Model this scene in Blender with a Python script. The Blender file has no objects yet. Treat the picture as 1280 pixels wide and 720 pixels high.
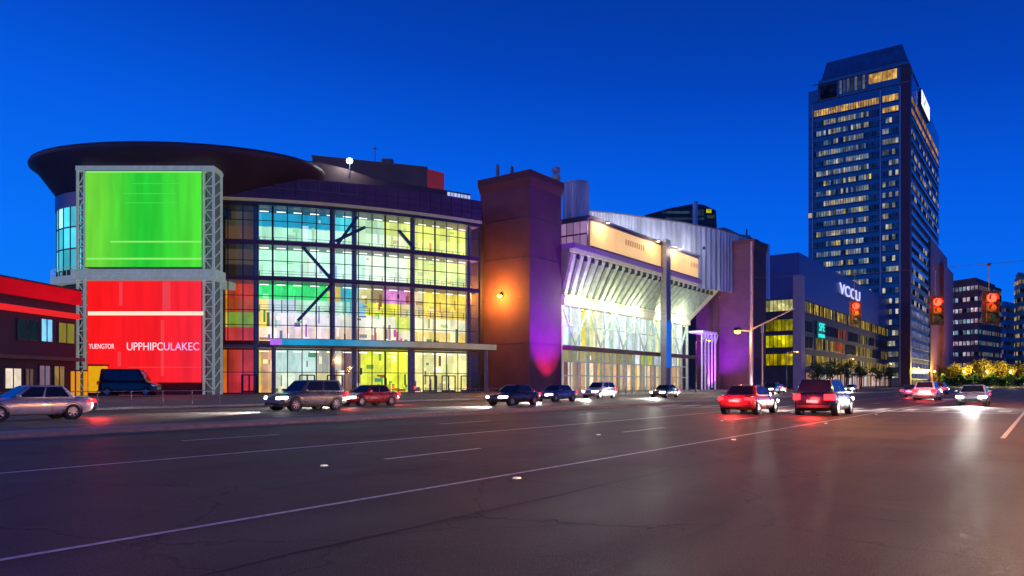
import bpy, bmesh, math, random
from mathutils import Vector, Matrix
random.seed(11)
D = bpy.data
scn = bpy.context.scene
COL = scn.collection
PI = math.pi
R = math.radians
CH = 1.5                       # camera height
DX, DY = .597, .802            # direction of the street
def lin(c):
    return tuple(((v/255)/12.92 if v/255 <= .04045 else (((v/255)+.055)/1.055)**2.4) for v in c)
def wx(px, Y): return (px-640)/900*Y
def wz(py, Y): return CH+(480-py)/900*Y
def sl(s, L, z=0): return Vector((DX*s-DY*L, DY*s+DX*L, z))     # street frame -> world

# ------------------------------------------------------------------ materials
def newmat(name):
    m = D.materials.new(name); m.use_nodes = True
    nt = m.node_tree; nt.nodes.clear()
    out = nt.nodes.new('ShaderNodeOutputMaterial')
    return m, nt, out
def principled(name, base, rough=.6, metal=0., noise=.25, scale=1.5, bump=.0, bscale=20, emit=None, es=0., spec=.5, coat=0., stretch=(1,1,1)):
    m, nt, out = newmat(name); N = nt.nodes.new; L = nt.links.new
    b = N('ShaderNodeBsdfPrincipled'); L(b.outputs[0], out.inputs[0])
    tc = N('ShaderNodeTexCoord'); mp = N('ShaderNodeMapping'); mp.inputs['Scale'].default_value = stretch
    L(tc.outputs['Object'], mp.inputs[0])
    n = N('ShaderNodeTexNoise'); n.inputs['Scale'].default_value = scale; n.inputs['Detail'].default_value = 6
    L(mp.outputs[0], n.inputs[0])
    r = N('ShaderNodeMapRange'); r.inputs[1].default_value = .3; r.inputs[2].default_value = .7
    r.inputs[3].default_value = 1-noise; r.inputs[4].default_value = 1+noise
    L(n.outputs[0], r.inputs[0])
    mx = N('ShaderNodeVectorMath'); mx.operation = 'SCALE'; mx.inputs[0].default_value = base[:3]
    L(r.outputs[0], mx.inputs['Scale']); L(mx.outputs[0], b.inputs['Base Color'])
    rr = N('ShaderNodeMapRange'); rr.inputs[3].default_value = max(.02, rough*.8); rr.inputs[4].default_value = min(1, rough*1.2)
    L(n.outputs[0], rr.inputs[0]); L(rr.outputs[0], b.inputs['Roughness'])
    b.inputs['Metallic'].default_value = metal
    b.inputs['Specular IOR Level'].default_value = spec
    b.inputs['Coat Weight'].default_value = coat
    if bump:
        n2 = N('ShaderNodeTexNoise'); n2.inputs['Scale'].default_value = bscale; n2.inputs['Detail'].default_value = 4
        L(mp.outputs[0], n2.inputs[0])
        bp = N('ShaderNodeBump'); bp.inputs['Strength'].default_value = bump; bp.inputs['Distance'].default_value = .05
        L(n2.outputs[0], bp.inputs['Height']); L(bp.outputs[0], b.inputs['Normal'])
    if emit:
        b.inputs['Emission Color'].default_value = (*emit[:3], 1); b.inputs['Emission Strength'].default_value = es
    return m
def emission(name, color, strength=1.):
    m, nt, out = newmat(name)
    e = nt.nodes.new('ShaderNodeEmission'); e.inputs[0].default_value = (*color[:3], 1); e.inputs[1].default_value = strength
    nt.links.new(e.outputs[0], out.inputs[0]); return m
def interior(name, strength=1., scale=.9, stretch=(1, 1, .35), lo=.45, hi=1.35, thresh=(.36, .66)):
    """lit room surfaces: colour per face, broken up by furniture-like streaks"""
    m, nt, out = newmat(name); N = nt.nodes.new; L = nt.links.new
    a = N('ShaderNodeVertexColor'); a.layer_name = 'Col'
    tc = N('ShaderNodeTexCoord'); mp = N('ShaderNodeMapping'); mp.inputs['Scale'].default_value = stretch
    L(tc.outputs['Object'], mp.inputs[0])
    n = N('ShaderNodeTexNoise'); n.inputs['Scale'].default_value = scale; n.inputs['Detail'].default_value = 5; n.inputs['Roughness'].default_value = .65
    L(mp.outputs[0], n.inputs[0])
    r = N('ShaderNodeMapRange'); r.inputs[1].default_value = thresh[0]; r.inputs[2].default_value = thresh[1]
    r.inputs[3].default_value = lo; r.inputs[4].default_value = hi
    L(n.outputs[0], r.inputs[0])
    m2 = N('ShaderNodeMapping'); m2.inputs['Scale'].default_value = (.9*scale, .9*scale, .45*scale+.1); L(tc.outputs['Object'], m2.inputs[0])
    n2 = N('ShaderNodeTexVoronoi'); n2.inputs['Scale'].default_value = 1.; n2.distance = 'CHEBYCHEV'
    L(m2.outputs[0], n2.inputs[0]); sx = N('ShaderNodeSeparateXYZ'); L(n2.outputs['Color'], sx.inputs[0])
    r2 = N('ShaderNodeMapRange'); r2.inputs[3].default_value = lo+.1; r2.inputs[4].default_value = 1.1
    L(sx.outputs[0], r2.inputs[0])
    mu = N('ShaderNodeMath'); mu.operation = 'MULTIPLY'; L(r.outputs[0], mu.inputs[0]); L(r2.outputs[0], mu.inputs[1])
    s = N('ShaderNodeMath'); s.operation = 'MULTIPLY'; s.inputs[1].default_value = strength; L(mu.outputs[0], s.inputs[0])
    e = N('ShaderNodeEmission'); L(a.outputs[0], e.inputs[0]); L(s.outputs[0], e.inputs[1])
    L(e.outputs[0], out.inputs[0]); return m
def glass_mat(name, tint=(.9, .95, .95), refl=.9, rough=.04):
    m, nt, out = newmat(name); N = nt.nodes.new; L = nt.links.new
    t = N('ShaderNodeBsdfTransparent'); t.inputs[0].default_value = (*tint, 1)
    g = N('ShaderNodeBsdfGlossy'); g.inputs[0].default_value = (refl, refl, refl, 1); g.inputs['Roughness'].default_value = rough
    f = N('ShaderNodeLayerWeight'); f.inputs[0].default_value = .5
    pw = N('ShaderNodeMath'); pw.operation = 'POWER'; pw.inputs[1].default_value = 4; L(f.outputs['Facing'], pw.inputs[0])
    ma = N('ShaderNodeMath'); ma.operation = 'MULTIPLY_ADD'; ma.inputs[1].default_value = .6; ma.inputs[2].default_value = .05; L(pw.outputs[0], ma.inputs[0])
    mx = N('ShaderNodeMixShader'); L(ma.outputs[0], mx.inputs[0]); L(t.outputs[0], mx.inputs[1]); L(g.outputs[0], mx.inputs[2])
    L(mx.outputs[0], out.inputs[0]); return m
def asphalt():
    m, nt, out = newmat('asphalt'); N = nt.nodes.new; L = nt.links.new
    b = N('ShaderNodeBsdfPrincipled'); L(b.outputs[0], out.inputs[0])
    tc = N('ShaderNodeTexCoord')
    rot = N('ShaderNodeMapping'); rot.inputs['Rotation'].default_value = (0, 0, -math.atan2(DY, DX)); L(tc.outputs['Object'], rot.inputs[0])
    st = N('ShaderNodeMapping'); st.inputs['Scale'].default_value = (.05, .9, 1); L(rot.outputs[0], st.inputs[0])
    wear = N('ShaderNodeTexNoise'); wear.inputs['Scale'].default_value = 1.; wear.inputs['Detail'].default_value = 5; L(st.outputs[0], wear.inputs[0])
    big = N('ShaderNodeTexNoise'); big.inputs['Scale'].default_value = .35; big.inputs['Detail'].default_value = 5; L(tc.outputs['Object'], big.inputs[0])
    fine = N('ShaderNodeTexNoise'); fine.inputs['Scale'].default_value = 55; fine.inputs['Detail'].default_value = 5; fine.inputs['Roughness'].default_value = .8; L(tc.outputs['Object'], fine.inputs[0])
    crk = N('ShaderNodeTexVoronoi'); crk.feature = 'DISTANCE_TO_EDGE'; crk.inputs['Scale'].default_value = .22
    wn = N('ShaderNodeTexNoise'); wn.inputs['Scale'].default_value = 1.2; wn.inputs['Detail'].default_value = 5; L(tc.outputs['Object'], wn.inputs[0])
    wa = N('ShaderNodeMixRGB'); wa.blend_type = 'ADD'; wa.inputs[0].default_value = 1.4; L(tc.outputs['Object'], wa.inputs[1]); L(wn.outputs['Color'], wa.inputs[2]); L(wa.outputs[0], crk.inputs[0])
    cr = N('ShaderNodeMapRange'); cr.inputs[1].default_value = .0; cr.inputs[2].default_value = .006; cr.inputs[3].default_value = .35; cr.inputs[4].default_value = 1; L(crk.outputs[0], cr.inputs[0])
    def mr(src, a, c, lo, hi):
        r = N('ShaderNodeMapRange'); r.inputs[1].default_value = a; r.inputs[2].default_value = c; r.inputs[3].default_value = lo; r.inputs[4].default_value = hi
        L(src, r.inputs[0]); return r.outputs[0]
    def mul(a, c):
        q = N('ShaderNodeMath'); q.operation = 'MULTIPLY'; L(a, q.inputs[0]); L(c, q.inputs[1]); return q.outputs[0]
    med = N('ShaderNodeTexNoise'); med.inputs['Scale'].default_value = 7; med.inputs['Detail'].default_value = 6; med.inputs['Roughness'].default_value = .75; L(tc.outputs['Object'], med.inputs[0])
    pt = N('ShaderNodeTexVoronoi'); pt.distance = 'CHEBYCHEV'; pt.inputs['Scale'].default_value = .11; L(rot.outputs[0], pt.inputs[0]); ps = N('ShaderNodeSeparateXYZ'); L(pt.outputs['Color'], ps.inputs[0])
    v0 = mul(mr(med.outputs[0], .35, .65, .6, 1.4), mr(ps.outputs[0], 0, 1, .78, 1.15))
    v = mul(mul(mr(wear.outputs[0], .3, .7, .7, 1.35), mr(big.outputs[0], .3, .7, .7, 1.3)), mul(mul(mr(fine.outputs[0], .38, .62, .2, 2.1), v0), cr.outputs[0]))
    sc = N('ShaderNodeVectorMath'); sc.operation = 'SCALE'; sc.inputs[0].default_value = (.074, .052, .048); L(v, sc.inputs['Scale']); L(sc.outputs[0], b.inputs['Base Color'])
    L(mul(mr(wear.outputs[0], .3, .7, .5, .72), mr(med.outputs[0], .3, .7, .8, 1.2)), b.inputs['Roughness'])
    b.inputs['Specular IOR Level'].default_value = .28
    bp = N('ShaderNodeBump'); bp.inputs['Strength'].default_value = .7; bp.inputs['Distance'].default_value = .012; hm = N('ShaderNodeMath'); hm.operation = 'MULTIPLY_ADD'; hm.inputs[1].default_value = 1.6; L(med.outputs[0], hm.inputs[0]); L(fine.outputs[0], hm.inputs[2]); L(hm.outputs[0], bp.inputs['Height']); L(bp.outputs[0], b.inputs['Normal'])
    return m
def skyglass(name, base, rough=.12, tint=1.):
    return principled(name, base, rough=rough, metal=.0, noise=.2, scale=.25, spec=.9, coat=.6)

M = {}
M['asphalt'] = asphalt()
M['paving'] = principled('paving', (.16, .14, .14), .6, noise=.3, scale=3, bump=.3, bscale=9)
M['kerb'] = principled('kerb_stone', (.25, .23, .22), .7, noise=.2, scale=4)
M['terrain'] = principled('terrain', (.05, .05, .055), .9, noise=.3, scale=.1)
M['paint'] = principled('road_paint', (.62, .6, .62), .5, noise=.3, scale=9)
M['stucco'] = principled('stucco', (.13, .05, .085), .8, noise=.22, scale=.35, bump=.3, bscale=6)
M['stucco_cap'] = principled('stucco_cap', (.11, .03, .045), .7, noise=.15, scale=.6)
M['parapet'] = principled('dark_metal_panel', (.12, .065, .12), .5, metal=.1, noise=.2, scale=.4)
M['roof_dark'] = principled('roof_shell', (.085, .055, .065), .55, noise=.2, scale=.2)
M['steel_white'] = principled('pale_steel', (.42, .50, .46), .5, noise=.3, scale=1.2, emit=(.5, .62, .55), es=.26)  # emission brightens the steel as if lit, it holds no lamp
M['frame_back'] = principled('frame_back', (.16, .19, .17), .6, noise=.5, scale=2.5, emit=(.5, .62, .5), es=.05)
M['steel_dark'] = principled('dark_steel', (.055, .065, .085), .4, metal=.5, noise=.2, scale=2)
M['steel_grey'] = principled('grey_steel', (.22, .2, .25), .45, metal=.3, noise=.2, scale=2)
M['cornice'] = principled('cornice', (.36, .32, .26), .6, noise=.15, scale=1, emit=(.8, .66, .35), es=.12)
M['brown'] = principled('brown_cladding', (.2, .12, .10), .7, noise=.2, scale=.3)
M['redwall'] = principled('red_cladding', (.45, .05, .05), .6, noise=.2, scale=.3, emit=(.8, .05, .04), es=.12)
M['corrug'] = principled('corrugated_metal', (.55, .56, .62), .4, metal=.2, noise=.3, scale=.5, stretch=(1, 1, .2))
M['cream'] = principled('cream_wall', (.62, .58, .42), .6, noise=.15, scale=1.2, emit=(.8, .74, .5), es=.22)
M['rib'] = principled('ribbed_soffit', (.5, .56, .42), .55, noise=.25, scale=1, emit=(.55, .66, .42), es=.12)  # part of the greenish light on the ribs is put into emission
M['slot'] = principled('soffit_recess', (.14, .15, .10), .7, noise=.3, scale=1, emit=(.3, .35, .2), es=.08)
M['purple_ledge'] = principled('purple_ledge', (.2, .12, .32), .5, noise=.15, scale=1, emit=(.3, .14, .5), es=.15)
M['interior'] = interior('lit_interior', 1.5, scale=.35, stretch=(1, 1, .6), lo=.85, hi=1.12)
M['interior_busy'] = interior('lit_interior_busy', 1.45, scale=.6, stretch=(1, 1, .6), lo=.72, hi=1.2, thresh=(.3, .7))
M['office'] = interior('office_light', 1.3, scale=.45, stretch=(1, 1, .7), lo=.35, hi=1.4)
M['glass'] = glass_mat('facade_glass')
M['carglass'] = principled('car_glass', (.012, .014, .018), .06, noise=.1, spec=.8)
M['tower_skin'] = skyglass('blue_glass_skin', (.035, .12, .24), .22)
M['tower_pane'] = skyglass('blue_glass_pane', (.008, .02, .06), .08)
M['tower_pier'] = principled('tower_pier', (.14, .035, .05), .5, noise=.2, scale=.2)
M['blue_clad'] = principled('blue_cladding', (.055, .09, .26), .4, metal=.2, noise=.12, scale=.15)
M['violet_clad'] = principled('violet_cladding', (.13, .11, .27), .45, metal=.1, noise=.12, scale=.15)
M['dark_wall'] = principled('dark_wall', (.05, .04, .06), .6, noise=.25, scale=.3)
M['redbrown'] = principled('red_brown_wall', (.16, .06, .07), .7, noise=.25, scale=.2)
M['beige'] = principled('beige_wall', (.35, .28, .22), .7, noise=.2, scale=.2)
M['tyre'] = principled('tyre', (.02, .02, .02), .8, noise=.2, scale=8)
M['rim'] = principled('wheel_rim', (.5, .5, .52), .3, metal=.9, noise=.1, scale=8)
M['headlamp'] = emission('headlamp_lens', (1, .96, .88), 22)
M['taillamp'] = emission('taillamp_lens', (1, .015, .02), 7)
M['amber'] = emission('amber_bulb', (1, .36, .03), 14)
M['whitebulb'] = emission('white_bulb', (1, .98, .92), 30)
M['warmbulb'] = emission('warm_bulb', (1, .75, .35), 14)
M['redlens'] = emission('red_signal_lens', (1, .03, .015), 9)
M['yellens'] = principled('unlit_amber_lens', (.45, .2, .02), .2, noise=.1, emit=(1, .3, .02), es=.12)  # weak emission paints an amber glow on a lens that is off
M['grnlens'] = principled('unlit_green_lens', (.02, .10, .05), .2, noise=.1)
M['sigbody'] = principled('signal_housing', (.10, .045, .01), .45, noise=.2, scale=6)
M['sigback'] = principled('signal_backplate', (.02, .02, .02), .6, noise=.2, scale=6)
M['plate'] = principled('number_plate', (.5, .5, .45), .5, noise=.1, scale=30)
M['bark'] = principled('bark', (.09, .06, .04), .9, noise=.3, scale=5, bump=.4)
M['pole'] = principled('painted_pole', (.45, .42, .5), .4, metal=.3, noise=.15, scale=2)
M['chrome'] = principled('trim', (.3, .3, .3), .25, metal=.8, noise=.1)

# ------------------------------------------------------------------ mesh builder
class MB:
    def __init__(s): s.v = []; s.f = []; s.c = []
    def add(s, vs, fs, col=None):
        o = len(s.v); s.v += [Vector(p) for p in vs]
        for f in fs: s.f.append([i+o for i in f]); s.c.append(col)
        return s
    def quad(s, a, b, c, d, col=None): return s.add([a, b, c, d], [(0, 1, 2, 3)], col)
    def box(s, x0, x1, y0, y1, z0, z1, col=None):
        vs = [(x, y, z) for z in (z0, z1) for (x, y) in ((x0, y0), (x1, y0), (x1, y1), (x0, y1))]
        return s.add(vs, BOXF, col)
    def prism(s, poly, z0, z1, col=None, top=None):
        """poly: list of (x, y); top: optional other polygon; z0, z1 scalar"""
        n = len(poly); top = top or poly
        vs = [(p[0], p[1], z0) for p in poly]+[(p[0], p[1], z1) for p in top]
        fs = [tuple(range(n-1, -1, -1)), tuple(range(n, 2*n))]+[(i, (i+1) % n, n+(i+1) % n, n+i) for i in range(n)]
        return s.add(vs, fs, col)
    def beam(s, a, b, w, h=None, col=None, up=(0, 0, 1)):
        a = Vector(a); b = Vector(b); h = h or w
        d = (b-a).normalized(); u = Vector(up)
        if abs(d.dot(u)) > .98: u = Vector((DX, DY, 0))
        x = d.cross(u).normalized(); y = x.cross(d).normalized()
        vs = [p+x*sx*w/2+y*sy*h/2 for p in (a, b) for sx, sy in ((-1, -1), (1, -1), (1, 1), (-1, 1))]
        return s.add(vs, BOXF, col)
    def tube(s, a, b, r0, r1=None, n=10, col=None, caps=True):
        a = Vector(a); b = Vector(b); r1 = r0 if r1 is None else r1
        d = (b-a).normalized(); u = Vector((0, 0, 1)) if abs(d.z) < .95 else Vector((1, 0, 0))
        x = d.cross(u).normalized(); y = x.cross(d)
        vs = [p+(x*math.cos(2*PI*k/n)+y*math.sin(2*PI*k/n))*r for p, r in ((a, r0), (b, r1)) for k in range(n)]
        fs = [(k, (k+1) % n, n+(k+1) % n, n+k) for k in range(n)]
        if caps: fs += [tuple(range(n-1, -1, -1)), tuple(range(n, 2*n))]
        return s.add(vs, fs, col)
    def lathe(s, c, prof, n=20, ax='z', col=None):
        vs = []
        for (r, h) in prof:
            for k in range(n):
                a = 2*PI*k/n; p = (r*math.cos(a), r*math.sin(a), h)
                if ax == 'y': p = (p[0], p[2], p[1])
                if ax == 'x': p = (p[2], p[0], p[1])
                vs.append(Vector(p)+Vector(c))
        fs = []
        for i in range(len(prof)-1):
            for k in range(n): fs.append((i*n+k, i*n+(k+1) % n, (i+1)*n+(k+1) % n, (i+1)*n+k))
        return s.add(vs, fs, col)
    def wall(s, a, b, z0, z1, th, col=None):
        """vertical slab from a to b (xy), thickness th to the far side"""
        a = Vector((a[0], a[1])); b = Vector((b[0], b[1])); d = (b-a).normalized(); n = Vector((-d.y, d.x))*th
        return s.prism([a, b, b+n, a+n], z0, z1, col)
    def each(s, name, mat, parent=None, **k):
        """every separate piece becomes an object of its own"""
        par = list(range(len(s.v)))
        def fd(i):
            while par[i] != i: par[i] = par[par[i]]; i = par[i]
            return i
        for f in s.f:
            for q in f[1:]: par[fd(f[0])] = fd(q)
        gr = {}
        for f, c in zip(s.f, s.c): gr.setdefault(fd(f[0]), []).append((f, c))
        res = []
        for fl in gr.values():
            ids = sorted({i for f, _ in fl for i in f}); mp = {i: j for j, i in enumerate(ids)}
            m = MB(); m.v = [s.v[i] for i in ids]; m.f = [[mp[i] for i in f] for f, _ in fl]; m.c = [c for _, c in fl]
            res.append(m.build(name, mat, parent, **k))
        return res
    def build(s, name, mat, parent=None, smooth=False, bevel=0, sub=0):
        off = Vector((0, 0, 0)); p = parent
        while p: off += p.location; p = p.parent
        me = D.meshes.new(name); me.from_pydata([v-off for v in s.v], [], s.f); me.update()
        if any(c is not None for c in s.c):
            ca = me.color_attributes.new('Col', 'FLOAT_COLOR', 'CORNER')
            for pl, c in zip(me.polygons, s.c):
                c = c or (1, 1, 1)
                for li in pl.loop_indices: ca.data[li].color = (*c[:3], 1)
        bm = bmesh.new(); bm.from_mesh(me); bmesh.ops.recalc_face_normals(bm, faces=bm.faces); bm.to_mesh(me); bm.free()
        o = D.objects.new(name, me); COL.objects.link(o); me.materials.append(M[mat] if isinstance(mat, str) else mat)
        o.parent = parent
        if smooth:
            for pl in me.polygons: pl.use_smooth = True
        if bevel:
            b = o.modifiers.new('bevel', 'BEVEL'); b.width = bevel; b.segments = 2; b.limit_method = 'ANGLE'; b.angle_limit = R(35)
        if sub:
            b = o.modifiers.new('sub', 'SUBSURF'); b.levels = sub; b.render_levels = sub
        return o
BOXF = [(3, 2, 1, 0), (4, 5, 6, 7), (0, 1, 5, 4), (1, 2, 6, 5), (2, 3, 7, 6), (3, 0, 4, 7)]

def tag(o, label=None, cat=None, group=None, kind=None):
    if label: o['label'] = label
    if cat: o['category'] = cat
    if group: o['group'] = group
    if kind: o['kind'] = kind
    return o
def thing(name, label, cat, loc=(0, 0, 0), rz=0, group=None):
    o = D.objects.new(name, None); COL.objects.link(o); o.location = loc; o.rotation_euler = (0, 0, rz); o.empty_display_size = .3
    return tag(o, label, cat, group)
def copy_tree(o, parent=None):
    c = o.copy(); COL.objects.link(c); c.parent = parent
    for ch in KIDS.get(o.name, []) or [x for x in o.children]: copy_tree(ch, c)
    return c
KIDS = {}
def light(name, typ, loc, energy, color, size=.3, parent=None, target=None, spot=None, blend=.5):
    l = D.lights.new(name, typ); l.energy = energy; l.color = color
    if typ in ('POINT', 'SPOT'): l.shadow_soft_size = size
    if typ == 'SPOT': l.spot_size = R(spot or 100); l.spot_blend = blend
    o = D.objects.new(name, l); COL.objects.link(o); o.location = loc
    if target is not None: o.rotation_euler = (Vector(target)-Vector(loc)).to_track_quat('-Z', 'Y').to_euler()
    if parent:
        o.parent = parent; o.location = Vector(loc)-parent.location
    return o
def text_mesh(name, txt, mat, parent, origin, xdir, height, depth=.08, width=None, updir=(0, 0, 1)):
    cu = D.curves.new(name, 'FONT'); cu.body = txt; cu.size = height*1.38; cu.extrude = depth/2; cu.align_x = 'LEFT'
    t = D.objects.new(name, cu); COL.objects.link(t)
    bpy.context.view_layer.update()
    me = D.meshes.new_from_object(t.evaluated_get(bpy.context.evaluated_depsgraph_get()))
    D.objects.remove(t)
    xs = [v.co.x for v in me.vertices]; ys = [v.co.y for v in me.vertices]
    w0, w1 = min(xs), max(xs); h0, h1 = min(ys), max(ys)
    sx = (width/(w1-w0)) if width else 1
    sy = height/(h1-h0)
    X = Vector(xdir).normalized(); Z = Vector(updir).normalized(); Nn = X.cross(Z)
    off = Vector((0, 0, 0)); p = parent
    while p: off += p.location; p = p.parent
    for v in me.vertices:
        v.co = Vector(origin)+X*((v.co.x-w0)*sx)+Z*((v.co.y-h0)*sy)+Nn*v.co.z-off
    me.materials.clear(); me.materials.append(M[mat] if isinstance(mat, str) else mat)
    o = D.objects.new(name, me); COL.objects.link(o); o.parent = parent
    return o
S3 = lambda c, k=1.: tuple(x*k for x in lin(c))

# ------------------------------------------------------------------ ground, street, paving
b = MB(); b.quad((-3000, -600, -.02), (3000, -600, -.02), (3000, 4000, -.02), (-3000, 4000, -.02))
tag(b.build('ground', 'terrain'), kind='structure')
b = MB(); b.quad(sl(-60, -12, 0), sl(470, -12, 0), sl(470, 44, 0), sl(-60, 44, 0))
tag(b.build('road', 'asphalt'), kind='structure')
b = MB(); b.prism([sl(-60, 44.3).xy, sl(470, 44.3).xy, sl(470, 140).xy, sl(-60, 140).xy], -.1, .13)
tag(b.build('pavement', 'paving'), kind='structure')
b = MB(); b.prism([sl(-60, 44).xy, sl(470, 44).xy, sl(470, 44.297).xy, sl(-60, 44.297).xy], -.1, .145)
tag(b.build('kerb', 'kerb', bevel=.02), kind='structure')
b = MB(); b.prism([sl(-60, 23.0).xy, sl(430, 23.0).xy, sl(430, 24.6).xy, sl(-60, 24.6).xy], -.1, .12)
tag(b.build('median_strip', 'kerb'), kind='structure')
b = MB()
def stripe(L, s0, s1, w=.13): b.quad(sl(s0, L-w/2, .005), sl(s1, L-w/2, .005), sl(s1, L+w/2, .005), sl(s0, L+w/2, .005))
stripe(14.1, -40, 470); stripe(7.15, -2, 470, .09); stripe(22.6, -40, 430); stripe(25.0, -40, 430)
stripe(1.0, 24, 470, .12)
for L in (10.6, 18.3, 28.6, 32.2, 35.8, 39.6):
    for k in range(45): stripe(L, -20+k*10, -17+k*10)
b.quad(sl(44, 1.2, .006), sl(44.5, 1.2, .006), sl(44.5, 22.3, .006), sl(44, 22.3, .006))
for k in range(14):
    L = 1.6+k*1.5; b.quad(sl(46, L, .006), sl(49, L, .006), sl(49, L+.6, .006), sl(46, L+.6, .006))
tag(b.build('lane_markings', 'paint'), kind='structure')

b = MB()
rg = random.Random(4)
for k in range(60):
    s_ = 8.5+k*.31+rg.uniform(-.08, .08); L_ = .9+.03*k*.4+rg.uniform(-.3, .3); wl = rg.uniform(.5, 1.2); tk = rg.uniform(.02, .05)
    if rg.random() < .8: b.quad(sl(s_, L_, .005), sl(s_+tk, L_, .005), sl(s_+tk*.7+.05, L_+wl, .005), sl(s_+.05, L_+wl, .005))
tag(b.build('rumble_grooves', principled('worn_groove', (.042, .028, .028), .7, noise=.5, scale=3)), kind='structure')
# sealed cracks and longitudinal tar seams
b = MB(); rc = random.Random(8)
def seam(p, q, n, w, jit):
    pts = [p+(q-p)*k/n+Vector((rc.gauss(0, jit), rc.gauss(0, jit), 0)) for k in range(n+1)]
    for a_, c_ in zip(pts, pts[1:]):
        d = (c_-a_).normalized(); e = Vector((-d.y, d.x, 0))*w*rc.uniform(.5, 1); b.quad(a_-e, c_-e, c_+e, a_+e)
for L_, s0_, s1_ in ((5.3, 2, 60), (8.95, 6, 120), (12.3, -10, 160), (16.2, -20, 160), (2.9, 30, 90)): seam(sl(s0_, L_, .0035), sl(s1_, L_+rc.uniform(-.1, .1), .0035), 60, .022, .03)
for s_, La, Lb in ((9.5, 3.4, 8.8), (13.5, 5.2, 12.4), (17, .5, 5.4), (24, 2, 14), (31, -3, 9), (21, 9, 20), (11, 8.9, 13.8), (7, 3.0, 5.3)): seam(sl(s_, La, .0035), sl(s_+rc.uniform(-1.5, 1.5), Lb, .0035), 22, .016, .06)
tag(b.build('tar_seams', principled('tar_seal', (.024, .02, .02), .75, noise=.3, scale=5)), kind='structure')
# small raised reflective studs on the lane lines
st = MB(); st.prism([(-.06, -.05), (.06, -.05), (.06, .05), (-.06, .05)], 0, .022, top=[(-.035, -.04), (.035, -.04), (.035, .04), (-.035, .04)])
stud0 = None
studmat = principled('stud_reflector', (.7, .68, .62), .25, noise=.1, emit=(1, .85, .7), es=.5)  # emission stands in for the glint of the reflectors
for L, ss in ((10.6, (8.5, 18.5, 28.5, 38.5)), (6.75, (9.2, 19, 29, 39))):
    for q, s_ in enumerate(ss):
        if stud0 is None: o = st.build('road_stud', studmat); stud0 = o
        else: o = stud0.copy(); COL.objects.link(o)
        o.location = sl(s_, L, .004); o.rotation_euler.z = math.atan2(DY, DX)
        tag(o, 'white reflective stud on the %s lane line, %s from the viewer' % ('dashed' if L > 8 else 'thin solid near', ['nearest', 'second', 'third', 'farthest'][q]), 'road stud', 'road studs along the lane lines')

# ------------------------------------------------------------------ the arena
AR = thing('arena_building', 'sprawling event hall with oval roof, curved lit glass wall and purple towers', 'building', (-20, 110, 0))
CX, CY = -47.4, 103.
DCX = -52.4
def ell(a, bb, n=96, cx=CX, cy=CY): return [(cx+a*math.cos(2*PI*k/n), cy+bb*math.sin(2*PI*k/n)) for k in range(n)]
# oval roof: lens-like rim, conical underside
b = MB(); n = 96; rings = [(12.2, 7.9, 26.9), (19.2, 11.3, 30.7), (20.3, 11.95, 31.5), (20.4, 12.05, 31.9), (20.2, 11.9, 32.25), (15, 8, 33.0), (.1, .1, 33.3)]
vs = []
for a_, b_, z_ in rings: vs += [(x, y, z_) for x, y in ell(a_, b_, n, DCX+.8 if z_ < 28 else CX)]
fs = [(i*n+k, i*n+(k+1) % n, (i+1)*n+(k+1) % n, (i+1)*n+k) for i in range(len(rings)-1) for k in range(n)]
b.add(vs, fs); rf = b.build('roof', 'roof_dark', AR, smooth=True)
# drum under the roof
b = MB(); b.prism(ell(12.0, 7.9, cx=DCX), 25.3, 27.2); b.build('drum_band', 'blue_clad', AR)
b = MB(); b.prism(ell(11.2, 7.2, cx=DCX), .13, 26.0); b.build('drum_core', 'dark_wall', AR)
dm = MB(); dg = MB()
N_ = 40; E = ell(11.8, 7.7, N_, DCX)
for k in range(16, 31):
    p, q = E[k], E[(k+1) % N_]
    for (z0, z1) in ((16.9, 19.6), (19.8, 22.5), (22.7, 25.5)):
        c = S3((70, 190, 215), random.uniform(.55, 1.1)) if random.random() < .85 else S3((160, 235, 235))
        dg.quad((p[0], p[1], z0), (q[0], q[1], z0), (q[0], q[1], z1), (p[0], p[1], z1), c)
    dm.beam((p[0], p[1], 16), (p[0], p[1], 25.6), .16)
    for z in (16.8, 19.7, 22.6): dm.beam((p[0], p[1], z), (q[0], q[1], z), .16)
dg.build('drum_window', 'interior', AR); dm.build('drum_mullions', 'steel_dark', AR)
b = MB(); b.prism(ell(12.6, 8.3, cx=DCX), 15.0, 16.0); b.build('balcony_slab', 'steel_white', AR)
b = MB()
for k in range(30, 56):
    p, q = ell(12.5, 8.2, 72, DCX)[k], ell(12.5, 8.2, 72, DCX)[k+1]
    b.beam((p[0], p[1], 17.1), (q[0], q[1], 17.1), .08); b.beam((p[0], p[1], 16), (p[0], p[1], 17.1), .06)
b.build('balcony_rail', 'steel_white', AR)

# billboard tower of pale steel
YT = 92.5
def sbox(px0, px1, py0, py1, y0, y1, mb): mb.box(wx(px0, y0), wx(px1, y0), y0, y1, wz(py1, y0), wz(py0, y0))
b = MB()
for (a_, c_) in ((95, 107), (253, 268)):
    x0, x1 = wx(a_, YT), wx(c_, YT); zt = wz(209, YT)
    for x in (x0+.15, x1-.15):
        for y in (YT+.1, YT+2.6): b.box(x-.13, x+.13, y-.13, y+.13, .13, zt)
    z = .6; k = 0
    while z < zt-1:
        z2 = min(z+1.55, zt)
        b.beam((x0+.15, YT+.1, z), (x1-.15, YT+.1, z), .12)
        b.beam((x0+.15 if k % 2 else x1-.15, YT+.1, z), (x1-.15 if k % 2 else x0+.15, YT+.1, z2), .09)
        b.beam((x1-.15, YT+.1, z), (x1-.15, YT+2.6, z2), .09); b.beam((x0+.15, YT+.1, z), (x0+.15, YT+2.6, z), .09)
        z += 1.55; k += 1
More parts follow.
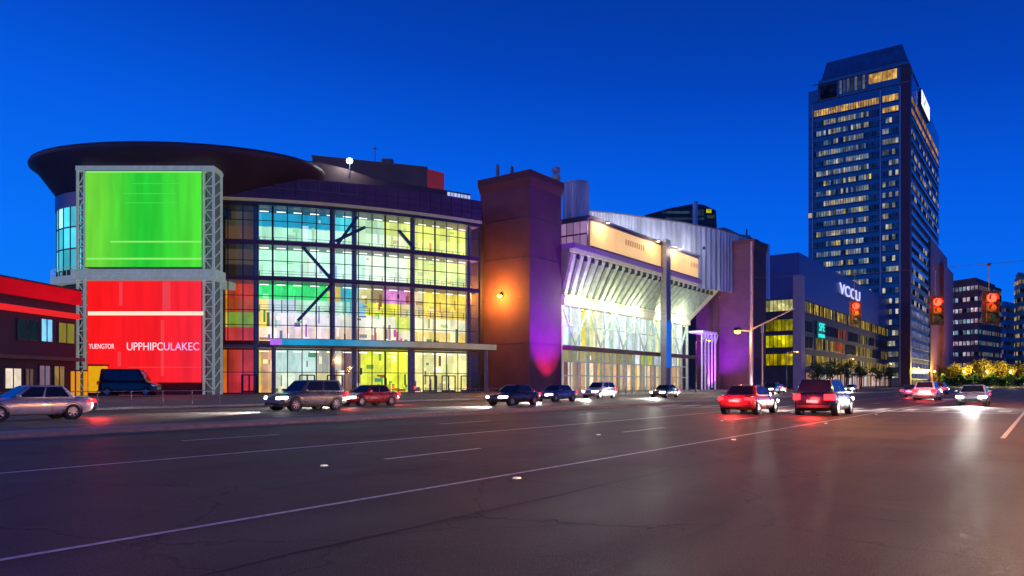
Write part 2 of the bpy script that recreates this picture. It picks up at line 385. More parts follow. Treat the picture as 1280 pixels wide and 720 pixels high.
b.build('billboard_frame', 'steel_white', AR)
b = MB()
for (a_, c_) in ((95, 107), (253, 268)):
    x0, x1 = wx(a_, YT), wx(c_, YT)
    b.box(x0+.3, x1-.3, YT+.6, YT+2.4, .13, wz(210, YT))
b.each('frame_infill', 'frame_back', AR)
b = MB()
x0, x1 = wx(95, YT), wx(268, YT)
b.box(x0, x1, YT-.15, YT+2.9, wz(213, YT), wz(207.5, YT))
b.box(x0-.4, x1+.3, YT-.5, YT+2.9, wz(350, YT), wz(337, YT))
for k in range(12):
    x = x0+(x1-x0)*k/11; b.box(x-.05, x+.05, YT-.58, YT-.5, wz(349, YT), wz(338, YT))
b.box(x0-.3, x1+.3, YT-.62, YT-.5, wz(344.5, YT), wz(343, YT))
b.each('billboard_beam', 'steel_white', AR)
for zc in (.9, ):
    b = MB(); b.box(x0+1.3, x1-1.4, YT+1.2, YT+2.8, .13, wz(212, YT)); b.build('billboard_backing', 'dark_wall', AR)

def banner_mat(name, c0, c1, cm, sx=.15):
    m, nt, out = newmat(name); N = nt.nodes.new; L = nt.links.new
    tc = N('ShaderNodeTexCoord'); sp = N('ShaderNodeSeparateXYZ'); L(tc.outputs['Generated'], sp.inputs[0])
    r = N('ShaderNodeValToRGB'); r.color_ramp.interpolation = 'EASE'
    r.color_ramp.elements[0].color = (*c0, 1); r.color_ramp.elements[1].color = (*c1, 1)
    e = r.color_ramp.elements.new(.5); e.color = (*cm, 1)
    L(sp.outputs[0], r.inputs[0])
    mp = N('ShaderNodeMapping'); mp.inputs['Scale'].default_value = (6, 1, .5); L(tc.outputs['Generated'], mp.inputs[0])
    n = N('ShaderNodeTexNoise'); n.inputs['Scale'].default_value = 2; n.inputs['Detail'].default_value = 4; L(mp.outputs[0], n.inputs[0])
    k = N('ShaderNodeMapRange'); k.inputs[1].default_value = .3; k.inputs[2].default_value = .7; k.inputs[3].default_value = .85; k.inputs[4].default_value = 1.15; L(n.outputs[0], k.inputs[0])
    em = N('ShaderNodeEmission'); L(r.outputs[0], em.inputs[0]); L(k.outputs[0], em.inputs[1])
    L(em.outputs[0], out.inputs[0]); return m
gm = banner_mat('green_banner', lin((112, 215, 60)), lin((80, 225, 60)), lin((40, 205, 55)))
rm = banner_mat('red_banner', lin((250, 25, 28)), lin((248, 40, 60)), lin((252, 30, 40)))
Mg = emission('green_print', lin((140, 240, 110)), 1); Mr = emission('red_print', lin((255, 90, 90)), 1); Mw = emission('cream_strip', lin((255, 225, 200)), 1.1)
Mwt = emission('white_print', lin((255, 225, 238)), 1.)
Mg2 = emission('green_print_soft', lin((70, 226, 80)), 1)
def bb(px0, px1, py0, py1, y, th=.02):
    m = MB(); m.box(wx(px0, y), wx(px1, y), y-th, y, wz(py1, y), wz(py0, y)); return m
YB = YT-.25
G = thing('billboard', 'huge glowing green billboard in the upper half of the steel frame', 'billboard', (wx(180, YB), YB, wz(335, YB)))
bb(108, 252, 214.5, 334, YB, .2).build('panel', gm, G)
m = MB()
for (p0, p1, q0, q1) in ((108, 252, 214.5, 216.5), (108, 252, 322.5, 325), (138, 252, 301.5, 303.6)):
    m.box(wx(p0, YB-.22), wx(p1, YB-.22), YB-.225, YB-.203, wz(q1, YB), wz(q0, YB))
m.each('printed_line', Mg, G)
m = MB()
for (p0, p1, q0, q1) in ((155, 220, 242, 243), (155, 222, 253.6, 254.4), (165, 226, 229.6, 230.4), (226.6, 227.3, 224, 300), (216, 216.6, 224, 256), (134.6, 135.3, 280, 313), (109, 109.5, 217, 322)):
    m.box(wx(p0, YB-.22), wx(p1, YB-.22), YB-.225, YB-.203, wz(q1, YB), wz(q0, YB))
m.each('printed_outline', Mg2, G)
m = MB(); m.box(wx(107, YB), wx(253, YB), YB-.18, YB+.1, wz(334, YB)-.12, wz(334, YB)); m.box(wx(107, YB), wx(253, YB), YB-.18, YB+.1, wz(214.5, YB), wz(214.5, YB)+.1)
m.build('frame', 'steel_grey', G)
G = thing('billboard', 'huge glowing red banner with white lettering under the green billboard', 'billboard', (wx(180, YB), YB, .2))
bb(110, 252, 351.5, 478, YB, .2).build('panel', rm, G)
m = MB(); m.box(wx(110, YB-.24), wx(254, YB-.24), YB-.245, YB-.203, wz(394.3, YB), wz(389.5, YB)); m.build('white_stripe', Mw, G)
m = MB()
for (p0, p1, q0, q1) in ((149, 153, 353, 382), (203, 213, 353, 388), (147, 151, 440, 458), (160, 252, 458.5, 459.6), (201, 205, 400, 470)):
    m.box(wx(p0, YB-.22), wx(p1, YB-.22), YB-.225, YB-.203, wz(q1, YB), wz(q0, YB))
m.each('printed_panel', principled('soft_red_print', (.5, .04, .05), .6, emit=lin((252, 70, 70)), es=.8), G)
text_mesh('lettering', 'YUENGTOR', Mwt, G, (wx(112.5, YB), YB-.26, wz(436, YB)), (1, 0, 0), .62, .03, 3.25)
text_mesh('lettering', 'UPPHIPC', Mwt, G, (wx(160, YB), YB-.26, wz(438, YB)), (1, 0, 0), 1.0, .03, 4.6)
text_mesh('lettering', 'ULAKEC', emission('lilac_print', lin((235, 185, 250)), 1), G, (wx(206, YB), YB-.26, wz(438, YB)), (1, 0, 0), 1.0, .03, 4.5)

# curved glass hall
def arcY(x): return 99.5+.120*(x+41)+.00829*(x+41)**2
def arcN(x):
    t = Vector((1, .120+2*.00829*(x+41))).normalized(); return Vector((-t.y, t.x))    # points away from the viewer
def ap(x, off=0):
    q = Vector((x, arcY(x)))+arcN(x)*off; return q
# even bays by arc length
xs = [-41.3]; X_END = -5.2
pts = []
x = -41.3; acc = 0; fine = []
while x < X_END: fine.append((x, acc)); acc += .02*math.hypot(1, .120+2*.00829*(x+41)); x += .02
NB = 20
def xat(l):
    for X, A in fine:
        if A >= l: return X
    return X_END
BX = [xat(acc*k/NB) for k in range(NB+1)]
lv = [26.35, 21.3, 16.25, 7.6]      # glass top, spandrel 1, spandrel 2, canopy level
rows = [(24.4, 26.3, 0), (21.6, 24.3, 1), (18.8, 20.95, 2), (16.6, 18.7, 3), (13.9, 15.9, 4), (11.9, 13.8, 5), (9.8, 11.8, 6), (7.9, 9.7, 7), (.35, 3.1, 9), (3.2, 6.3, 8)]
def cellcol(u, r):
    def pick(t):
        for lim, c in t:
            if u < lim: return c
        return t[-1][1]
    T = {
     0: [(.13, (60, 55, 45)), (.42, (0, 125, 165)), (.5, (40, 165, 180)), (.62, (150, 190, 140)), (.72, (190, 200, 90)), (1, (212, 218, 80))],
     1: [(.13, (85, 60, 40)), (.3, (150, 215, 180)), (.48, (185, 240, 215)), (.62, (190, 225, 180)), (.72, (215, 225, 165)), (1, (220, 230, 105))],
     2: [(.13, (75, 60, 45)), (.3, (150, 220, 175)), (.55, (185, 238, 205)), (.72, (220, 240, 205)), (1, (222, 235, 130))],
     3: [(.13, (40, 30, 25)), (.3, (165, 225, 190)), (.55, (195, 238, 215)), (.72, (228, 240, 212)), (1, (215, 232, 135))],
     4: [(.02, (240, 150, 40)), (.13, (200, 60, 30)), (.40, (35, 215, 90)), (.44, (190, 160, 50)), (.53, (30, 150, 165)), (.58, (205, 190, 110)), (.63, (150, 120, 70)), (.72, (205, 110, 180)), (.75, (215, 70, 50)), (.8, (220, 200, 140)), (1, (240, 205, 50))],
     5: [(.02, (240, 140, 30)), (.13, (175, 70, 30)), (.17, (225, 195, 100)), (.27, (160, 180, 190)), (.40, (170, 215, 185)), (.47, (175, 215, 190)), (.54, (120, 180, 190)), (.7, (232, 225, 30)), (.8, (215, 195, 120)), (1, (240, 200, 60))],
     6: [(.02, (235, 200, 80)), (.13, (130, 160, 50)), (.17, (240, 190, 60)), (.45, (232, 220, 228)), (.54, (200, 195, 175)), (.68, (245, 240, 200)), (.76, (215, 225, 70)), (1, (245, 235, 180))],
     7: [(.13, (215, 60, 60)), (.17, (250, 200, 160)), (.40, (245, 210, 210)), (.54, (230, 190, 160)), (.76, (250, 232, 185)), (1, (240, 200, 90))],
     8: [(.02, (230, 120, 30)), (.12, (180, 50, 40)), (.16, (235, 200, 40)), (.2, (190, 130, 90)), (.36, (175, 205, 195)), (.45, (150, 150, 130)), (.53, (110, 70, 60)), (.72, (232, 235, 20)), (.76, (190, 150, 130)), (1, (235, 220, 130))],
     9: [(.02, (240, 110, 30)), (.12, (205, 45, 55)), (.16, (240, 205, 30)), (.2, (200, 140, 80)), (.36, (200, 210, 180)), (.45, (205, 190, 120)), (.53, (120, 75, 60)), (.72, (225, 230, 20)), (.76, (190, 150, 130)), (1, (245, 225, 120))]}[r]
    return pick(T)
WALLX = []
# back walls of the rooms, glowing in place of room lamps: one part per storey
for nm, rr in (('upper', (0, 1)), ('middle', (2, 3)), ('lower', (4, 5, 6, 7)), ('ground', (8, 9))):
    m = MB()
    for (z0, z1, r) in rows:
        if r not in rr: continue
        for k in range(NB*2):
            u0, u1 = k/(NB*2), (k+1)/(NB*2)
            xa, xb = xat(acc*u0), xat(acc*u1)
            off = 4.2 if r < 8 else 3.2
            pa, pb = ap(xa, off), ap(xb, off)
            cc = cellcol((u0+u1)/2, r); cc = [v_*.86+235*.14 for v_ in cc] if (u0+u1)/2 > .13 else [v_*.85 for v_ in cc]
            c = S3(cc, random.uniform(.8, 1.15))
            ze = z1+.15 if r not in (0, 2, 4, 9) else z1
            m.quad((*pa, z0-.1), (*pb, z0-.1), (*pb, z1+.1), (*pa, z1+.1), c)
    m.build('room_wall', 'interior' if rr[0] < 4 else 'interior_busy', AR)
# things seen inside: doorways, shelving, hung panels, light strips, balustrades
rq = random.Random(17)
def inner_quad(m, u0, u1, z0, z1, off, col):
    pa, pb = ap(xat(acc*u0), off), ap(xat(acc*u1), off); m.quad((*pa, z0), (*pb, z0), (*pb, z1), (*pa, z1), col)
for nm, zlo, zhi, nq in (('upper', 21.6, 26.1, 34), ('middle', 16.6, 20.9, 34), ('lower', 7.9, 15.7, 90), ('ground', .35, 6.2, 80)):
    m = MB()
    for q in range(nq):
        u = rq.uniform(.14, .975); big = rq.random()
        w_ = rq.uniform(.003, .012) if big < .6 else rq.uniform(.012, .035); h_ = rq.uniform(.5, 2.6) if big < .6 else rq.uniform(.15, .7)
        z = rq.uniform(zlo, zhi-h_) if rq.random() < .5 else zlo
        r_ = 1 if zlo > 20 else 3 if zlo > 16 else (4+min(3, int((15.9-z)/2.1))) if zlo > 7 else 9
        cc = cellcol(u, r_); t = rq.random()
        if zlo > 16: c = [v_*rq.choice([.72, .8, .88])+rq.choice([0, 25]) for v_ in cc]
        else: c = [v_*rq.choice([.35, .5, .65, .8]) for v_ in cc] if t < .6 else [min(255, v_*.5+125) for v_ in cc] if t < .85 else rq.choice([(190, 70, 60), (240, 240, 235), (90, 110, 130), (235, 190, 60), (120, 80, 60), (70, 130, 90)])
        inner_quad(m, u, min(.985, u+w_), z, z+h_, 3.0+q*.002 if zlo < 7 else 3.8+q*.003, S3(c))
    m.each('wall_panel', 'interior', AR) if nq < 40 else m.build('wall_display', 'interior', AR)
    m = MB()
    for q in range(14):
        u = .15+q*.06; inner_quad(m, u, u+.032, zhi-.12, zhi, 1.8, (1.6, 1.5, 1.2)); 
    m.each('light_strip', 'interior', AR)
for z in (21.3, 16.5, 11.7):
    m = MB()
    for k in range(3, NB):
        for dz in (.35, .7, 1.05): m.beam((*ap(BX[k], 1.6), z+dz), (*ap(BX[k+1], 1.6), z+dz), .05)
        m.beam((*ap(BX[k], 1.6), z), (*ap(BX[k], 1.6), z+1.05), .07)
    m.build('balustrade', 'steel_grey', AR)
# room ceilings / floors
for z, t in ((26.4, .3), (21.0, .45), (16.0, .45), (6.6, .4)):
    m = MB()
    for k in range(NB):
        p = [ap(BX[k], .15), ap(BX[k+1], .15), ap(BX[k+1], 4.6), ap(BX[k], 4.6)]
        m.prism([(*q,) for q in p], z, z+t)
    m.build('floor_slab', 'steel_grey', AR)
# interior columns and diagonal braces
m = MB()
for u in (.14, .41, .49, .72, .97):
    p = ap(xat(acc*u), 1.3); m.tube((*p, .2), (*p, 26.4), .38, n=12)
m.each('interior_column', 'steel_grey', AR)
for (ua, za, ub, zb) in ((.30, 21.2, .415, 16.2), (.41, 16.1, .285, 10.5), (.42, 22.2, .53, 24.6), (.66, 24.6, .725, 22.0), (.5, 26, .42, 21.3)):
    pa, pb = ap(xat(acc*ua), 1.0), ap(xat(acc*ub), 1.0)
    m = MB(); m.beam((*pa, za), (*pb, zb), .42, .42); m.build('diagonal_brace', 'steel_dark', AR)
# panes, storey by storey, bay by bay
for (z0, z1) in ((21.65, 26.35), (16.6, 20.95), (7.6, 15.95), (.3, 6.3)):
    for k in range(NB):
        pa, pb = ap(BX[k], .06), ap(BX[k+1], .06)
        m = MB(); m.quad((*pa, z0), (*pb, z0), (*pb, z1), (*pa, z1)); m.build('window_pane', 'glass', AR)
for z0, z1, hz in ((21.65, 26.35, (24.35,)), (16.6, 20.95, (18.75,)), (7.6, 15.95, (13.85, 11.85, 9.75)), (.3, 6.3, (3.15,))):
    m = MB()
    for k in range(NB+1):
        p = ap(BX[k]); w = .09 if k % 4 else .17
        m.beam((*p, z0), (*p, z1), w, w*1.2)
    for z in hz:
        for k in range(NB): m.beam((*ap(BX[k], .02), z), (*ap(BX[k+1], .02), z), .1, .1)
    m.build('mullions', 'steel_dark', AR)
def band(name, mat, z0, z1, o0, o1, seg=40, ztop=None, parent=AR, x0=-41.3, x1=X_END):
    m = MB()
    X_ = [x0+(x1-x0)*k/seg for k in range(seg+1)]
    for k in range(seg):
        a0, a1, b0, b1 = ap(X_[k], o0), ap(X_[k+1], o0), ap(X_[k], o1), ap(X_[k+1], o1)
        t0 = ztop(X_[k]) if ztop else z1; t1 = ztop(X_[k+1]) if ztop else z1
        m.add([(*a0, z0), (*a1, z0), (*b1, z0), (*b0, z0), (*a0, t0), (*a1, t1), (*b1, t1), (*b0, t0)], BOXF)
    return m.build(name, mat, parent)
band('spandrel', 'parapet', 20.98, 21.6, -.25, .14); band('spandrel', 'parapet', 15.98, 16.56, -.25, .14)
band('eave', 'steel_dark', 26.4, 26.85, -.5, .3); band('cornice', 'cornice', 26.87, 27.25, -.8, .3)
pp = band('parapet', 'parapet', 27.27, 30.4, -.7, -.2)
m = MB()
for z in (28.2, 29.1):
    for k in range(40):
        xa, xb = -41.3+36.1*k/40, -41.3+36.1*(k+1)/40
        m.beam((*ap(xa, -.74), z), (*ap(xb, -.74), z), .05, .06)
for k in range(25):
    xa = -41+35.8*k/24; m.beam((*ap(xa, -.73), 27.4), (*ap(xa, -.73), 30.3), .05)
m.build('panel_seam', 'steel_dark', pp)
m = MB()
for k in range(6):
    xa = -38+k*2.6
    a_, c_ = ap(xa, -.95), ap(xa+2.3, -.95)
    for z in (28.7, 30.2): m.beam((*a_, z), (*c_, z), .07)
    m.beam((*a_, 28.7), (*a_, 30.2), .07); m.beam((*c_, 28.7), (*c_, 30.2), .07)
m.each('rail_frame', 'steel_grey', AR)
# upper roof wedge behind the parapet
def wedge(x):
    px = 640+x*900/(arcY(x)+3.5)
    for (a0, y0), (a1, y1) in zip(WP, WP[1:]):
        if px <= a1: return wz(y0+(y1-y0)*max(0, (px-a0)/(a1-a0)), arcY(x)+3.5)
    return wz(WP[-1][1], arcY(x)+3.5)
WP = [(330, 214), (372, 207), (397, 203.5), (440, 213), (479, 226), (519, 233), (557, 238.5), (612, 247)]
band('upper_roof', 'roof_dark', 29.5, 0, 2.6, 9.0, ztop=wedge, x0=-33, x1=-5.2)
m = MB()
for k in range(7):
    xa, xb = -8.9+k*.52, -8.9+(k+1)*.52-.1
    a_, c_ = ap(xa, 2.4), ap(xb, 2.4)
    m.quad((*a_, 29.9), (*c_, 29.9), (*c_, 31.9), (*a_, 31.9), S3((150, 165, 210), random.uniform(.5, 1.1)))
m.each('clerestory_window', 'interior', AR)
# rooftop plant room
m = MB(); m.prism([(-35.5, 128), (-15.9, 135), (-13, 137.8), (-33, 150)], 28, 41.8)
m.build('plant_room', 'brown', AR)
m = MB(); m.quad((-15.85, 134.97, 28), (-12.97, 137.75, 28), (-12.97, 137.75, 41.85), (-15.85, 134.97, 41.85)); m.build('plant_room_end', 'redwall', AR)
m = MB(); m.wall((-35.6, 127.9), (-15.8, 134.9), 41.8, 42.2, .5); m.box(-24, -22, 132.5, 134, 41.8, 43); m.tube((-25.3, 133, 41.8), (-25.3, 133, 45.5), .06); m.beam((-25.7, 133, 45), (-24.9, 133, 45), .08)
m.build('plant_room_coping', 'brown', AR)
# main bulk behind
m = MB(); m.prism([tuple(ap(-41.3, 4.8)), tuple(ap(-30, 4.8)), tuple(ap(-18, 4.8)), tuple(ap(-5.2, 4.8)), (2, 135), (20, 160), (-40, 180), (-60, 120)], .13, 29.4); m.build('rear_block', 'dark_wall', AR)
# recess between tower and hall
m = MB(); m.wall((-41.35, 99.6), (-41.35, 95.5), .13, 28.5, -.4); m.build('side_wall', 'dark_wall', AR)
# canopy over the entrance
m = MB(); cz = 6.75
CP = [(-33.6, -3.0), (-28, -3.2), (-22, -3.2), (-16, -3.2), (-10, -3.0), (-4, -2.6)]
for (xa, oa), (xb, ob) in zip(CP, CP[1:]):
    m.add([(*ap(xa, oa), cz), (*ap(xb, ob), cz), (*ap(xb, -.3), cz), (*ap(xa, -.3), cz), (*ap(xa, oa), cz+1.0), (*ap(xb, ob), cz+1.0), (*ap(xb, -.3), cz+1.0), (*ap(xa, -.3), cz+1.0)], BOXF)
canopy = m.build('canopy', 'brown', AR)
m = MB()
for i, ((xa, oa), (xb, ob)) in enumerate(zip(CP, CP[1:])):
    for j in range(4):
        f0, f1 = j/4, (j+1)/4
        x0_, x1_ = xa+(xb-xa)*f0, xa+(xb-xa)*f1; o0, o1 = oa+(ob-oa)*f0-.04, oa+(ob-oa)*f1-.04
        t = min(1, max(0, (x1_+24)/10))
        c = [a*(1-t)+c_*t for a, c_ in zip(lin((30, 120, 165)), lin((120, 105, 95)))]  # blue light and its fade put into the emissive fascia colour
        if x0_ < -32.6: c = lin((150, 90, 200))
        m.quad((*ap(x0_, o0), cz+.08), (*ap(x1_, o1), cz+.08), (*ap(x1_, o1), cz+.92), (*ap(x0_, o0), cz+.92), c)
m.build('fascia_light', 'interior', canopy)
m = MB()
for xa in (-33.2, -16.2, -5.5): m.tube((*ap(xa, -2.6), .13), (*ap(xa, -2.6), cz), .28, n=12)
m.each('canopy_column', 'steel_grey', AR)
m = MB()
for k in range(40):
    xa, xb = -41.3+36.1*k/40, -41.3+36.1*(k+1)/40
    a0, a1, b0, b1 = ap(xa, -.35), ap(xb, -.35), ap(xa, .2), ap(xb, .2)
    m.add([(*a0, .12), (*a1, .12), (*b1, .12), (*b0, .12), (*a0, .3), (*a1, .3), (*b1, .3), (*b0, .3)], BOXF)
m.build('plinth', 'brown', AR)
# entrance doors
for xd in (-37.5, -30, -26.4, -13.5, -10.8, -8):
    a_, c_ = ap(xd, -.12), ap(xd+1.9, -.12)
    m = MB(); 
    for q in (a_, (a_+c_)/2, c_): m.beam((*q, .3), (*q, 2.75), .12, .16)
    m.beam((*a_, 2.75), (*c_, 2.75), .16); m.beam((*a_, .45), (*c_, .45), .12, .25)
    d = m.build('door', 'steel_dark', AR)
    m = MB(); q = (a_+c_)/2
    for e in (-.12, .12): m.tube((q.x+e, q.y-.15, 1.0), (q.x+e, q.y-.15, 1.5), .025, n=6)
    m.build('handle', 'chrome', d)

# purple towers: flared cap on a plain shaft
def pier(cx, cy, wl, wr, H, name='corner_tower'):
    a = Vector((cx, cy)); l = Vector((-DY, DX)); r = Vector((DX, DY))
    def poly(g): 
        o = a-l*g-r*g; return [o, o+r*(wr+2*g), o+r*(wr+2*g)+l*(wl+2*g), o+l*(wl+2*g)]
    m = MB(); m.prism(poly(0), .13, H-2.4); t = m.build(name, 'stucco', AR)
    m = MB(); m.prism(poly(0.05), H-2.4, H-1.1, top=poly(.35)); m.prism(poly(.35), H-1.1, H); m.build('cap', 'stucco_cap', t)
    m = MB()
    for zz in (8.2, 15.5, 22.5, 29): m.prism(poly(.03), zz, zz+.08)
    m.build('joint', 'dark_wall', t)
    return t
pier(2.9, 118, 10.4, 9.6, 36.6); pier(58.7, 175, 14.6, 9.6, 36.8)
# tower masts
m = MB()
for px, h in ((622, 205), (640, 207)):
    Y = 122; m.tube((wx(px, Y), Y, 35), (wx(px, Y), Y, wz(h, Y)), .22, .16); m.tube((wx(px, Y), Y, wz(h, Y)-1.9), (wx(px, Y), Y, wz(h, Y)-.3), .3, .3)
m.each('antenna', 'steel_grey', AR)
m = MB(); Y = 133
for a_ in range(3):
    q = (wx(695, Y)+.9*math.cos(a_*2.1), Y+.9*math.sin(a_*2.1)); m.beam((*q, 33), (wx(695, Y), Y, wz(206, Y)), .12)
    for z in range(34, 42): m.beam((q[0], q[1], z), (wx(695, Y)+.9*math.cos((a_+1)*2.1), Y+.9*math.sin((a_+1)*2.1), z+.8), .08)
for z in (38.3, 39.6, 41): m.lathe((wx(695, Y), Y, z), [(0, -.5), (.7, -.4), (.85, 0), (.7, .4), (0, .5)], 10)
m.build('lattice_mast', 'corrug', AR)
# corrugated drum on the roof
m = MB(); n = 64; cxx, cyy = wx(720, 140), 140
pr = [(cxx+(2.45+.1*(k % 2))*math.cos(2*PI*k/n), cyy+(2.45+.1*(k % 2))*math.sin(2*PI*k/n)) for k in range(n)]
m.prism(pr, 30, 40.2); m.lathe((cxx, cyy, 0), [(2.6, 40.2), (2.6, 40.5), (0, 41.0)], 32); m.build('roof_tank', 'corrug', AR)
# long corrugated screen wall behind the marquee
cpx = [(728, 153.5), (740, 155), (770, 157), (800, 160), (850, 165.5), (900, 173.5), (930, 181), (965, 192)]
m = MB(); prev = None
P_ = []
for (p0, y0), (p1, y1) in zip(cpx, cpx[1:]):
    for k in range(16):
        t = k/16; Y = y0+(y1-y0)*t; P_.append((wx(p0+(p1-p0)*t, Y), Y))
for i, q in enumerate(P_[:-1]):
    j = P_[i+1]; e = .22*(i % 2); f = .22*((i+1) % 2)
    m.quad((q[0], q[1]+e, 24), (j[0], j[1]+f, 24), (j[0], j[1]+f, 38.6), (q[0], q[1]+e, 38.6))
m.build('screen_wall', 'corrug', AR)
m = MB()
for i in range(0, len(P_)-8, 8): m.beam((P_[i][0], P_[i][1]-.1, 38.7), (P_[i+8][0], P_[i+8][1]-.1, 38.7), .3, .25)
m.build('screen_coping', 'steel_grey', AR)
# marquee: wall, return, soffit ribs
def SL(s, L, z): v = sl(s, L); return (v.x, v.y, z)
s0, s1 = 111.7, 174.3
m = MB(); m.prism([SL(s0, 66.3, 0)[:2], SL(s1, 66.3, 0)[:2], SL(s1, 74, 0)[:2], SL(s0, 74, 0)[:2]], 26.0, 31.3); m.build('marquee_block', 'steel_grey', AR)
m = MB(); m.prism([SL(s0-.1, 65.7, 0)[:2], SL(s1+.3, 65.7, 0)[:2], SL(s1+.3, 74, 0)[:2], SL(s0-.1, 74, 0)[:2]], 31.3, 31.75); m.build('marquee_roof_edge', 'steel_grey', AR)
m = MB(); m.prism([SL(106.3, 65.6, 0)[:2], SL(s0-.12, 65.6, 0)[:2], SL(s0-.12, 73.9, 0)[:2], SL(106.3, 73.9, 0)[:2]], 25.1, 26.0)
m.prism([SL(s0-.1, 65.6, 0)[:2], SL(s1+.3, 65.6, 0)[:2], SL(s1+.3, 73.9, 0)[:2], SL(s0-.1, 73.9, 0)[:2]], 25.1, 26.0); m.build('marquee_ledge', 'purple_ledge', AR)
# return face panels, the lilac light on them put into their emission
m = MB()
for k in range(4):
    for j in range(2):
        La = 66.4+k*1.45
        m.add([SL(s0-.06, La, 26.3+j*2.4), SL(s0-.06, La+1.3, 26.3+j*2.4), SL(s0-.06, La+1.3, 28.4+j*2.4), SL(s0-.06, La, 28.4+j*2.4)], [(0, 1, 2, 3)], S3((140, 105, 150), random.uniform(.5, 1)))
m.each('side_panel', 'interior', AR)
# slanted soffit backing: top edge s0..s1 out at L 66.5, bottom edge sA..sB at the wall plane
WL = 68.6; sA, sB = 106.6, 161.6; ZB = 17.3
sT = 106.3
m = MB(); m.add([SL(sT, 66.7, 25.05), SL(s1, 66.7, 25.05), SL(sB, WL+.1, ZB), SL(sA, WL+.1, ZB), SL(sT, WL+1.5, 25.05), SL(s1, WL+1.5, 25.05), SL(sB, WL+1.5, ZB), SL(sA, WL+1.5, ZB)], BOXF)
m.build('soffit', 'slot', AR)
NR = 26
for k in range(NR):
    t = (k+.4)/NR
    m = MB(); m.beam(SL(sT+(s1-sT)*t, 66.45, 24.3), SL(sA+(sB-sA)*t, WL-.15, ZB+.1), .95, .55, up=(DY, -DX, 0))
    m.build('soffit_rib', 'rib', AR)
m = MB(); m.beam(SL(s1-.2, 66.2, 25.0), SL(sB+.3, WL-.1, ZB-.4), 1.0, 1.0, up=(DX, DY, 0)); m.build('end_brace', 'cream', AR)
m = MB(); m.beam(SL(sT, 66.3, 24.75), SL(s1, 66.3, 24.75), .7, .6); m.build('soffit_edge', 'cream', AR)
m = MB()
for k in range(NR-1):
    t = (k+.9)/NR
    m.lathe(SL(sT+(s1-sT)*t-.3, 66.5, 23.9), [(0, -.55), (.55, -.5), (.55, .4), (0, .45)], 10)
m.each('soffit_vent', 'dark_wall', AR)
# cream beam and lower lit facade
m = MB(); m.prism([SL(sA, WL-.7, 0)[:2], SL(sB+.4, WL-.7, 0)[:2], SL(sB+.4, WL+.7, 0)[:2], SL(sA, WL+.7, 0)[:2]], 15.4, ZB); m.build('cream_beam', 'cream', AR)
m = MB(); m.prism([SL(sA, WL-.9, 0)[:2], SL(sB+.5, WL-.9, 0)[:2], SL(sB+.5, WL-.71, 0)[:2], SL(sA, WL-.71, 0)[:2]], 16.7, 17.0); m.build('beam_moulding', 'rib', AR)
m = MB(); m.prism([SL(sA, WL+1.7, 0)[:2], SL(sB, WL+1.7, 0)[:2], SL(sB, WL+14, 0)[:2], SL(sA, WL+14, 0)[:2]], .13, 25); m.build('rear_block', 'dark_wall', AR)
NBm = 18; L0 = WL
busy = {}
pal = [(225, 238, 232), (165, 200, 195), (250, 243, 220), (215, 222, 240), (248, 235, 195), (190, 215, 210), (252, 248, 240), (235, 228, 150), (215, 228, 245), (240, 240, 245)]
lowp = [(200, 160, 110), (235, 205, 150), (180, 120, 80), (245, 225, 180), (150, 90, 70), (220, 170, 90)]
for k in range(NBm):
    a0 = sA+(sB-sA)*k/NBm; a1 = sA+(sB-sA)*(k+1)/NBm
    m = MB()
    for j in range(2):
        b0 = a0+(a1-a0)*j/2; b1 = a0+(a1-a0)*(j+1)/2
        c = random.choice(pal)
        if k in (11, 12): c = (225, 235, 40)
        m.add([SL(b0, L0+1.5, 8.6), SL(b1, L0+1.5, 8.6), SL(b1, L0+1.5, 15.5), SL(b0, L0+1.5, 15.5)], [(0, 1, 2, 3)], S3(random.choice(pal) if k not in (3,) else (225, 205, 60), random.uniform(.75, 1.2)))
        m.add([SL(b0, L0+1.5, 5.6), SL(b1, L0+1.5, 5.6), SL(b1, L0+1.5, 8.5), SL(b0, L0+1.5, 8.5)], [(0, 1, 2, 3)], S3(c if k > 9 else (165, 150, 90), random.uniform(.5, 1)))
        m.add([SL(b0, L0+1.5, .2), SL(b1, L0+1.5, .2), SL(b1, L0+1.5, 5.5), SL(b0, L0+1.5, 5.5)], [(0, 1, 2, 3)], S3(random.choice(lowp), random.uniform(.6, 1.1)))
    w = m.build('lit_bay', 'interior_busy', AR)
    m = MB(); m.quad(SL(a0, L0+.1, .2), SL(a1, L0+.1, .2), SL(a1, L0+.1, 15.4), SL(a0, L0+.1, 15.4)); m.build('pane', 'glass', w)
m = MB()
for k in range(NBm+1):
    a0 = sA+(sB-sA)*k/NBm; w_ = .5 if k % 3 == 0 else .16
    m.beam(SL(a0, L0, .13), SL(a0, L0, 15.4), w_, .35)
    if k < NBm:
        a1 = sA+(sB-sA)*(k+1)/NBm
        if k % 3 == 0 and k < NBm-2:      # Y-shaped branching steel in the upper bays
            a3 = sA+(sB-sA)*(k+3)/NBm; mid = (a0+a3)/2
            m.beam(SL(mid, L0-.1, 8.6), SL(a0+.3, L0-.1, 15.3), .3); m.beam(SL(mid, L0-.1, 8.6), SL(a3-.3, L0-.1, 15.3), .3); m.beam(SL(mid, L0-.1, .2), SL(mid, L0-.1, 8.6), .3)
for z in (3.0, 5.5, 12): m.beam(SL(sA, L0, z), SL(sB, L0, z), .16, .2)
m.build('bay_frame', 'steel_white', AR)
m = MB(); m.prism([SL(sA, WL-2, 0)[:2], SL(sB+2, WL-2, 0)[:2], SL(sB+2, WL-.2, 0)[:2], SL(sA, WL-.2, 0)[:2]], 7.5, 8.2); m.build('lower_canopy', 'brown', AR)
